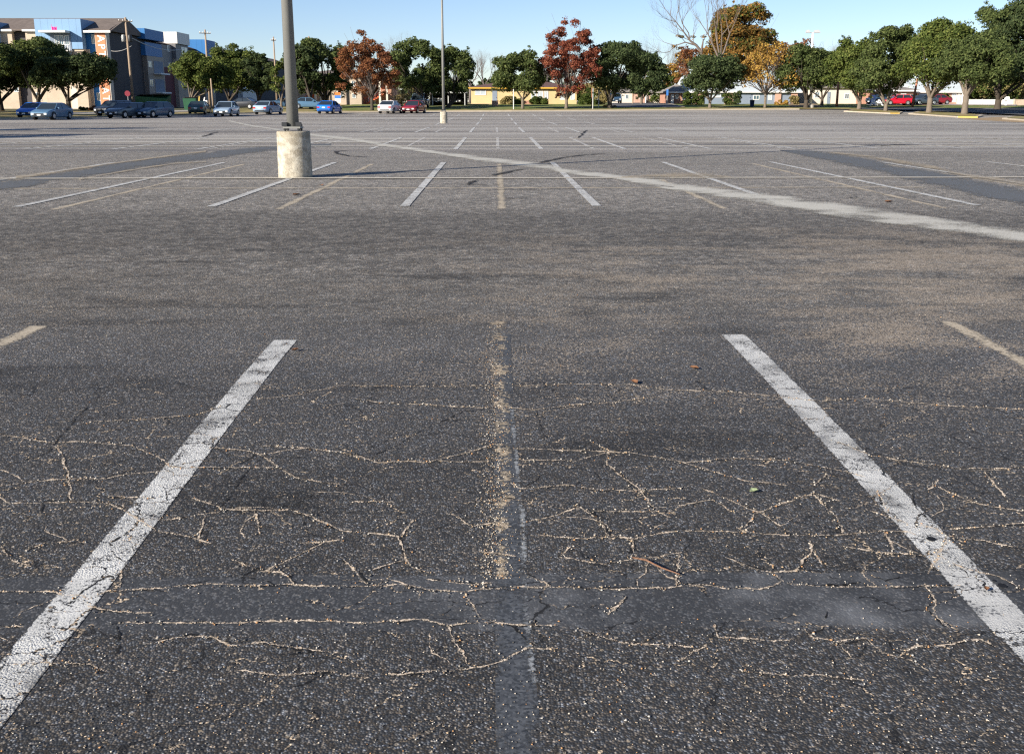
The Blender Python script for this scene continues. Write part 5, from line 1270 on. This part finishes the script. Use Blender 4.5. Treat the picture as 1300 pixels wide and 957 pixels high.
def post_sign(px, pyb, pyt, label, Y=None, face=None, facepx=None, r=.045, mat='galv', name='sign_post'):
    b = P(px, pyb) if Y is None else W(px, pyb, Y); z0 = gz(b.x, b.y) + .1; H = W(px, pyt, b.y).z - z0
    root = empty(name, (b.x, b.y, z0), label, 'sign post' if face else 'post'); MB().tube([(0, 0, -.15), (0, 0, H)], [r, r], 8).build('post', M[mat], root)
    if face:
        for i, (m_, w, z1, z2) in enumerate(face): MB().box(-w / 2, w / 2, -.075 - .004 * i, -.048, H - z1, H - z2).build('sign_face', M[m_], root)
    return root
post_sign(429.5, 141.3, 115.5, 'street sign with orange, white and blue plates right of the bright blue car', face=(('signblue', .75, .95, .55), ('white', .72, 1.45, .952), ('cone', .7, .548, .2)))
post_sign(652, 140, 113.5, 'plain grey post on the verge left of the pale trunked oak', r=.07)
post_sign(752.5, 139.5, 112.5, 'left one of two slim posts right of the red tree', r=.055)
post_sign(760, 138.5, 113, 'right one of two slim posts right of the red tree', r=.065, Y=142)
post_sign(751, 138.5, 112, 'reddish post directly behind the left slim post right of the red tree', r=.06, Y=144, mat='redwood')
post_sign(846.5, 136.5, 113.5, 'blue street name sign on a post right of the side street', Y=150, face=(('signblue', .3, .9, 0.05),))
post_sign(815, 135, 112, 'wooden post at the far side of the side street', Y=160, mat='redwood', r=.1)
post_sign(803, 135, 112, 'darker wooden post farther along the side street', Y=165, mat='wood', r=.12)
# stop sign before the apartment wall, shade put into its red
p = W(162, 119, 150); z0 = gz(p.x, 150); root = empty('stop_sign', (p.x, 150, z0), 'red octagonal sign with shade painted into its colour before the dark apartment wall', 'sign')
zc = W(162, 119, 150).z - z0; MB().tube([(0, 0, -.1), (0, 0, zc + .3)], [.04, .04], 8).build('post', M['galv'], root)
v = [(math.cos(R(22.5 + 45 * i)) * .42, -.05, zc + math.sin(R(22.5 + 45 * i)) * .42) for i in range(8)]; v += [(x, -.08, z) for x, y, z in v]
MB().poly(v, [list(range(8)), list(range(15, 7, -1))] + [[i, (i + 1) % 8, (i + 1) % 8 + 8, i + 8] for i in range(8)]).build('sign_face', M['stopred_shade'], root)
# green waste container
p = W(196, 143, 133); z0 = gz(p.x, 133) + .1; root = empty('dumpster', (p.x, 133, z0), 'large green waste container behind the grey hatchback', 'dumpster')
m = MB(); m.poly([(-1.9, -.9, .15), (1.9, -.9, .15), (1.9, .9, .15), (-1.9, .9, .15), (-2.0, -1.0, 1.75), (2.0, -1.0, 1.45), (2.0, 1.0, 1.95), (-2.0, 1.0, 1.95)], [(0, 3, 2, 1), (4, 5, 6, 7), (0, 1, 5, 4), (1, 2, 6, 5), (2, 3, 7, 6), (3, 0, 4, 7)]); m.build('bin_body', M['green'], root)
for i in range(5): MB().box(-1.75 + .8 * i, -1.67 + .8 * i, -1.03, -.93, .3, 1.4).build('rib', M['green'], root)
MB().box(-2.05, -.02, -1.05, 1.05, 1.96, 2.02).build('lid', M['blacktrim'], root); MB().box(.02, 2.05, -1.05, 1.05, 1.96, 2.02).build('lid', M['blacktrim'], root)
for s in (-1.6, 1.6): MB().tube([(s, -.7, .08), (s, -.6, .08)], [.09, .09], 10).build('caster', M['tyre'], root)
# teal wheeled bins behind the dark car
p = W(243, 141, 128); root = empty('waste_bin', (p.x, 128, gz(p.x, 128) + .1), 'teal green box bin left of the dark car at the rounded oak', 'bin')
MB().poly([(-.7, -.5, .1), (.7, -.5, .1), (.7, .5, .1), (-.7, .5, .1), (-.8, -.6, 1.5), (.8, -.6, 1.5), (.8, .6, 1.6), (-.8, .6, 1.6)], [(0, 3, 2, 1), (4, 5, 6, 7), (0, 1, 5, 4), (1, 2, 6, 5), (2, 3, 7, 6), (3, 0, 4, 7)]).build('bin_body', M['green'], root)
MB().box(-.84, .84, -.64, .64, 1.605, 1.66).build('lid', M['blacktrim'], root)
# yellow-white construction barrier bits seen under the oak
p = W(285, 128, 140); root = empty('slanted_boards', (p.x, 140, gz(p.x, 140) + .1), 'yellow and white slanted boards leaning under the rounded oak left of the silver sedan', 'boards')
# moved to their column
q = W(254, 126, 150); root.location = (q.x, 150, gz(q.x, 150) + .1)
MB().poly([(-.5, 0, 0), (-.25, 0, 0), (0, 0, 1.7), (-.2, 0, 1.7), (-.5, .06, 0), (-.25, .06, 0), (0, .06, 1.7), (-.2, .06, 1.7)], [(0, 1, 2, 3), (7, 6, 5, 4), (0, 4, 5, 1), (1, 5, 6, 2), (2, 6, 7, 3), (3, 7, 4, 0)]).build('board', M['kerb_yellow'], root)
MB().poly([(.1, 0, 0), (.3, 0, 0), (.75, 0, 1.6), (.6, 0, 1.6), (.1, .06, 0), (.3, .06, 0), (.75, .06, 1.6), (.6, .06, 1.6)], [(0, 1, 2, 3), (7, 6, 5, 4), (0, 4, 5, 1), (1, 5, 6, 2), (2, 6, 7, 3), (3, 7, 4, 0)]).build('board', M['white'], root)
p = W(261, 128, 150); root = empty('meter_box', (p.x, 150, gz(p.x, 150) + .1), 'small pale box on legs right of the slanted boards', 'box')
MB().box(-.28, .28, -.2, .2, .5, 1.15).build('housing', M['white'], root); MB().box(-.22, -.14, -.1, .1, 0, .498).build('leg', M['white'], root); MB().box(.14, .22, -.1, .1, 0, .498).build('leg', M['white'], root)
# lawn objects at right
def aframe(px, label):
    p = W(px, 138, 146); root = empty('barricade', (p.x, 146, gz(p.x, 146) + .16), label, 'barricade', 'white folding barricades on the lawn'); 
    for s in (-1, 1): MB().poly([(s * .5 - .12, -.3, 0), (s * .5 + .12, -.3, 0), (.1, -.02, .85), (-.1, -.02, .85), (s * .5 - .12, -.25, 0), (s * .5 + .12, -.25, 0), (.1, .03, .85), (-.1, .03, .85)], [(0, 1, 2, 3), (7, 6, 5, 4), (0, 4, 5, 1), (1, 5, 6, 2), (2, 6, 7, 3), (3, 7, 4, 0)]).build('leg', M['white'], root)
    MB().box(-.35, .35, -.34, -.28, .3, .45).build('rail', M['white'], root); return root
aframe(1108, 'white folding barricade left of the island oak trunk, below the blue box'); aframe(1115, 'white folding barricade closest to the island oak trunk')
p = W(1107, 138, 149); root = empty('collection_box', (p.x, 149, gz(p.x, 149) + .12), 'dark navy upright box on the lawn between two oak trunks', 'box')
MB().box(-.3, .3, -.3, .3, .15, 1.15).build('housing', M['clothes'], root); m = MB(); m.tube([(-.3, 0, 1.152), (.3, 0, 1.152)], [.3, .3], 16); m.build('rounded_top', M['clothes'], root)
for sx in (-.24, .24): MB().box(sx - .04, sx + .04, -.2, .2, -.1, .148).build('leg', M['clothes'], root)
p = W(954.5, 137, 143); root = empty('yard_bin', (p.x, 143, gz(p.x, 143) + .1), 'small navy bin on the lawn left of the yellow tree', 'bin')
MB().lathe([(.26, 0), (.32, .75), (.34, .80)], 16).build('bin_body', M['clothes'], root); MB().lathe([(.35, .802), (.30, .90), (.05, .95)], 16).build('lid', M['blacktrim'], root)
p = W(1276, 139, 148); root = empty('mailbox', (p.x, 148, gz(p.x, 148) + .1), 'white mailbox on a post before the stone wall', 'mailbox')
MB().box(-.09, .09, -.09, .09, -.1, .75).build('post', M['white'], root); m = MB(); m.box(-.38, .38, -.22, .22, .752, 1.05); m.build('box', M['white'], root); MB().tube([(-.38, 0, 1.055), (.38, 0, 1.055)], [.22, .22], 14).build('rounded_top', M['white'], root)
p = W(1202, 134, 154); root = empty('traffic_cone', (p.x, 154, gz(p.x, 154) + .15), 'orange cone at the porch of the brick house', 'cone')
MB().lathe([(.16, .03), (.10, .35), (.04, .75)], 12).build('cone_body', M['cone'], root); MB().box(-.22, .22, -.22, .22, 0, .028).build('base', M['cone'], root)

# ---------------------------------------------------------------- cars
def car(px, py, hd, paint, label, kind='sedan', Y=None, group='cars parked along the far edge of the lot', L=4.6, Wd=1.8, H=1.45):
    """hd: heading in degrees, 0 = nose towards +x (right), 90 = away from the camera, 270 = towards the camera"""
    c = P(px, py) if Y is None else W(px, py, Y); z = gz(c.x, c.y) + (0 if Y is None else .13)
    root = empty('parked_car' , (c.x, c.y, z), label, 'car', group, R(hd)); hw = Wd / 2; hl = L / 2
    # side stations: x, z_bottom, z_belt(top of lower body), half width
    if kind == 'sedan': st = [(-hl, .42, .80, .80), (-hl + .12, .30, .98, .93), (-hl * .62, .22, 1.02, 1.0), (-hl * .2, .20, .98, 1.0), (hl * .35, .20, .95, 1.0), (hl * .62, .22, .88, .99), (hl - .18, .28, .74, .92), (hl, .40, .62, .78)]; cab = (-hl * .74, -hl * .42, hl * .12, hl * .46)
    elif kind == 'hatch': st = [(-hl, .42, .90, .85), (-hl + .10, .30, 1.02, .95), (-hl * .62, .22, 1.04, 1.0), (-hl * .2, .20, 1.0, 1.0), (hl * .35, .20, .98, 1.0), (hl * .62, .22, .92, .99), (hl - .18, .28, .76, .92), (hl, .40, .62, .80)]; cab = (-hl * .93, -hl * .70, hl * .12, hl * .50)
    elif kind == 'suv': st = [(-hl, .48, .98, .88), (-hl + .08, .36, 1.10, .97), (-hl * .62, .30, 1.12, 1.0), (-hl * .2, .28, 1.10, 1.0), (hl * .35, .28, 1.08, 1.0), (hl * .62, .30, 1.04, .99), (hl - .14, .36, .92, .94), (hl, .46, .78, .84)]; cab = (-hl * .96, -hl * .84, hl * .18, hl * .46)
    else: st = [(-hl, .5, 1.0, .94), (-hl + .06, .40, 1.06, .98), (-hl * .5, .34, 1.06, 1.0), (-hl * .1, .32, 1.06, 1.0), (hl * .35, .32, 1.08, 1.0), (hl * .62, .34, 1.06, .99), (hl - .14, .38, .96, .95), (hl, .48, .82, .86)]; cab = (-hl * .12, -hl * .06, hl * .32, hl * .52)
    V = []; F = []; n = 10
    for x, zb, zt, w in st:
        w *= hw; zm = zb + (zt - zb) * .45
        V += [(x, -w * .90, zb), (x, -w, zb + .10), (x, -w, zm), (x, -w * .985, zt - .06), (x, -w * .90, zt), (x, w * .90, zt), (x, w * .985, zt - .06), (x, w, zm), (x, w, zb + .10), (x, w * .90, zb)]
    for i in range(len(st) - 1):
        for j in range(n): F.append([i * n + j, i * n + (j + 1) % n, (i + 1) * n + (j + 1) % n, (i + 1) * n + j])
    F += [list(range(n))[::-1], [(len(st) - 1) * n + j for j in range(n)]]
    body = obj_raw('body', V, F, paint, root); 
    for p_ in body.data.polygons: p_.use_smooth = True
    me = body.data; me.update()
    mod = body.modifiers.new('bevel', 'BEVEL'); mod.width = .035; mod.segments = 2; mod.limit_method = 'ANGLE'; mod.angle_limit = R(28)
    belt = lambda x: float(np.interp(x, [s[0] for s in st], [s[2] for s in st])) - .01
    a, b, c_, d = cab; tw = hw * .76; bw = hw * .93; zt = H
    # glasshouse
    g = MB(); ring = [(a, belt(a)), (b, zt - .05), (c_, zt - .05), (d, belt(d))]
    v = [(x, -(bw if i in (0, 3) else tw), z_) for i, (x, z_) in enumerate(ring)] + [(x, (bw if i in (0, 3) else tw), z_) for i, (x, z_) in enumerate(ring)]
    g.poly(v, [(3, 2, 1, 0), (4, 5, 6, 7), (0, 1, 5, 4), (2, 3, 7, 6), (1, 2, 6, 5), (0, 4, 7, 3)]); g.build('windows', M['glass'], root)
    m = MB(); m.poly([(b - .05, -tw - .02, zt - .055), (c_ + .05, -tw - .02, zt - .055), (c_ + .05, tw + .02, zt - .055), (b - .05, tw + .02, zt - .055), (b + .12, -tw * .82, zt + .01), (c_ - .12, -tw * .82, zt + .01), (c_ - .12, tw * .82, zt + .01), (b + .12, tw * .82, zt + .01)],
                       [(0, 3, 2, 1), (4, 5, 6, 7), (0, 1, 5, 4), (1, 2, 6, 5), (2, 3, 7, 6), (3, 0, 4, 7)]); m.build('roof', paint, root)
    for s in (-1, 1):
        for (xb, xt) in ((a, b), (d, c_), ((a + d) / 2 - .05, (b + c_) / 2)):
            MB().tube([(xb, s * (bw + .005), belt(xb) - .02), (xt, s * (tw + .01), zt - .05)], [.045, .035], 6).build('pillar', paint, root)
    wr = .33 if kind in ('sedan', 'hatch') else .37
    for sx in (-.60, .62):
        for s in (-1, 1):
            x = hl * sx; w = MB(); w.tube([(x, s * (hw - .20), wr), (x, s * (hw - .02), wr), (x, s * (hw + .012), wr)], [wr, wr, wr * .93], 20); wo = w.build('wheel', M['tyre'], root)
            MB().tube([(x, s * (hw + .004), wr), (x, s * (hw + .028), wr)], [wr * .64, wr * .60], 12).build('rim', M['rim'], wo)
            ar = MB(); k = 12; vv = []
            for i in range(k + 1):
                t = math.pi * i / k; vv += [(x + math.cos(t) * wr * 1.06, s * (hw + .002), wr + math.sin(t) * wr * 1.06), (x + math.cos(t) * wr * 1.22, s * (hw + .004), wr + math.sin(t) * wr * 1.22)]
            ar.poly(vv, [(2 * i, 2 * i + 1, 2 * i + 3, 2 * i + 2) for i in range(k)]); ar.build('wheel_arch', M['blacktrim'], root)
    fz = st[-1][2]; bz = st[0][2]
    for s in (-1, 1):
        MB().poly([(hl - .30, s * hw * .93, fz + .02), (hl - .02, s * hw * .60, fz - .02), (hl + .02, s * hw * .58, fz - .18), (hl - .10, s * hw * .88, fz - .16), (hl - .30, s * hw * .90, fz + .08), (hl - .12, s * hw * .60, fz + .06)], [(0, 1, 2, 3), (0, 4, 5, 1), (0, 3, 2, 1)]).build('headlight', M['headlamp'], root)
        MB().box(hl - .10, hl + .012, min(s * hw * .50, s * hw * .76), max(s * hw * .50, s * hw * .76), fz - .17, fz - .03).build('headlight', M['headlamp'], root)
        MB().box(-hl - .012, -hl + .16, min(s * hw * .52, s * hw * .86), max(s * hw * .52, s * hw * .86), bz - .16, bz + .01).build('tail_light', M['taillamp'], root)
        MB().box(d - .55, d - .35, min(s * (bw + .02), s * (bw + .2)), max(s * (bw + .02), s * (bw + .2)), belt(d) + .02, belt(d) + .15).build('mirror', paint, root)
    MB().box(hl - .06, hl + .016, -hw * .46, hw * .46, fz - .17, fz - .05).build('grille', M['blacktrim'], root)
    MB().box(hl - .04, hl + .02, -hw * .62, hw * .62, .36, .44).build('bumper', M['blacktrim'], root); MB().box(-hl - .02, -hl + .06, -hw * .62, hw * .62, .40, .47).build('bumper', M['blacktrim'], root)
    MB().box(-hl - .026, -hl - .004, -.17, .17, bz - .16, bz - .03).build('licence_plate', M['plate'], root); MB().box(hl + .021, hl + .03, -.16, .16, .38, .50).build('licence_plate', M['plate'], root)
    if kind == 'pickup':
        MB().box(-hl + .1, -hl * .14, -hw * .84, hw * .84, 1.051, 1.075).build('bed', M['blacktrim'], root)
    return root
silver = carpaint('silver_blue_paint', (.30, .40, .50)); blue = carpaint('bright_blue_paint', (.01, .16, .62)); grey = carpaint('shaded_grey_paint', (.06, .08, .10)); dark = carpaint('black_paint', (.02, .022, .028))  # grey is darkened to paint tree shade on the left cars
white = carpaint('white_paint', (.70, .71, .72)); dred = carpaint('dark_red_paint', (.26, .012, .02)); red = carpaint('red_paint', (.55, .008, .03)); sky = carpaint('shaded_steel_blue_paint', (.045, .095, .16)); dgreen = carpaint('dark_green_paint', (.03, .07, .07)); mid = carpaint('shaded_blue_grey_paint', (.09, .18, .28))  # sky and mid also have the left cars' tree shade in their colour
car(45, 150.0, 266, blue, 'bright blue hatchback half hidden behind the blue-grey sedan at the far left', 'hatch', L=4.1)
car(67, 152.2, 266, mid, 'blue-grey sedan parked at the far left below the broad oak', 'sedan', L=4.6)
car(146, 148.3, 252, dark, 'black car behind the grey wagon, left of the green container', 'suv', L=4.4, H=1.6)
car(162, 150.0, 252, grey, 'dark grey wagon in front of the black car near the orange banner', 'hatch', L=4.7)
car(196, 149.5, 252, sky, 'steel grey hatchback in front of the green container', 'hatch', L=4.4, H=1.5)
car(254, 145.6, 95, dgreen, 'dark teal car seen from behind, beside the small dry bush', 'sedan')
car(288, 147.8, 270, silver, 'light silver-blue sedan facing the lot left of the near light pole', 'sedan', L=4.5, H=1.5)
car(308, 139.5, 170, dark, 'black car in deep shade behind the silver sedan', 'sedan', Y=136)
car(341, 145.4, 78, silver, 'pale sedan seen from behind, just left of the near light pole', 'sedan', L=4.6)
car(393, 140.0, 5, mid, 'blue-grey sedan seen from its side on the lane behind the near light pole', 'sedan', Y=134)
car(368, 139.3, 5, sky, 'blue car mostly hidden behind the near light pole', 'sedan', Y=137)
car(419, 144.6, 80, blue, 'bright blue sedan seen from behind under the forked oak', 'sedan', L=4.3)
car(496, 144.3, 78, white, 'white sedan seen from behind at the russet tree', 'sedan', L=4.6)
car(526, 144.0, 256, dred, 'dark red sedan facing the lot under the dark oak', 'sedan', L=4.5)
car(533, 137, 262, silver, 'silver pickup standing behind the dark red sedan', 'pickup', Y=139, H=1.85, L=5.2)
car(557, 135, 265, white, 'white vehicle in the left half of the carport', 'suv', Y=153.2, H=1.6, L=4.4, Wd=1.75)
car(581, 135, 265, dark, 'dark car in the right half of the carport', 'sedan', Y=153.2, L=4.4)
car(780.5, 135, 270, sky, 'small looking blue car parked on the left of the side street', 'suv', Y=168, H=1.65)
car(1139, 134.5, 176, red, 'bright red hatchback seen from its side before the brick house', 'hatch', Y=149.5, L=4.1, H=1.5)
car(1118, 134.0, 200, sky, 'blue car left of the red hatchback, behind the island oak trunk', 'suv', Y=153, H=1.6)
car(1150, 134.0, 176, dgreen, 'dark car hidden behind the red hatchback', 'sedan', Y=153)
car(1171, 134.5, 200, grey, 'dark grey car in front of the garage right of the leaning wooden pole', 'sedan', Y=151)
car(1187, 134.5, 190, dred, 'dark red car between the two island oak trunks', 'sedan', Y=153)

# ---------------------------------------------------------------- light, sky, camera
SUN = Vector((-.76, -.65, 0)).normalized(); EL = R(23.5); AZ = math.atan2(SUN.x, SUN.y)
w = bpy.data.worlds.new('World'); SC.world = w; w.use_nodes = True; nt = w.node_tree; nt.nodes.clear(); t = NT(nt)
sk = t.n('ShaderNodeTexSky', sky_type='NISHITA'); sk.sun_disc = False; sk.sun_elevation = EL; sk.sun_rotation = AZ; sk.air_density = .85; sk.dust_density = .1; sk.ozone_density = 3; sk.altitude = 0
tint = t.mix(1.0, sk.outputs[0], (.98, .96, 1.05), 'MULTIPLY'); bg = t.n('ShaderNodeBackground', ins={0: tint, 1: .068}); o = t.n('ShaderNodeOutputWorld', ins={0: bg.outputs[0]})
sl = bpy.data.lights.new('sun', 'SUN'); sl.energy = 5.0; sl.angle = R(.55); sl.color = (1.0, .92, .80)
so = bpy.data.objects.new('sun', sl); COL.objects.link(so)
dv = Vector((SUN.x * math.cos(EL), SUN.y * math.cos(EL), math.sin(EL))); so.rotation_euler = dv.to_track_quat('Z', 'Y').to_euler(); so.location = (0, 0, 40)
cam = bpy.data.cameras.new('camera'); co = bpy.data.objects.new('camera', cam); COL.objects.link(co); SC.camera = co
cam.sensor_width = 36; cam.lens = FPX / 1300 * 36; cam.shift_y = -(478.5 - CY) / 1300; cam.clip_start = .1; cam.clip_end = 5000
co.location = (0, 0, CAMZ); mw = Matrix((r_, u_, -f_)).transposed(); co.rotation_euler = mw.to_euler()
vs = SC.view_settings; vs.view_transform = 'Standard'; vs.look = 'None'; vs.gamma = 1; vs.exposure = 1.0; vs.use_curve_mapping = False
SC.cycles.use_denoising = False; SC.cycles.filter_width = 1.25; SC.cycles.max_bounces = 6
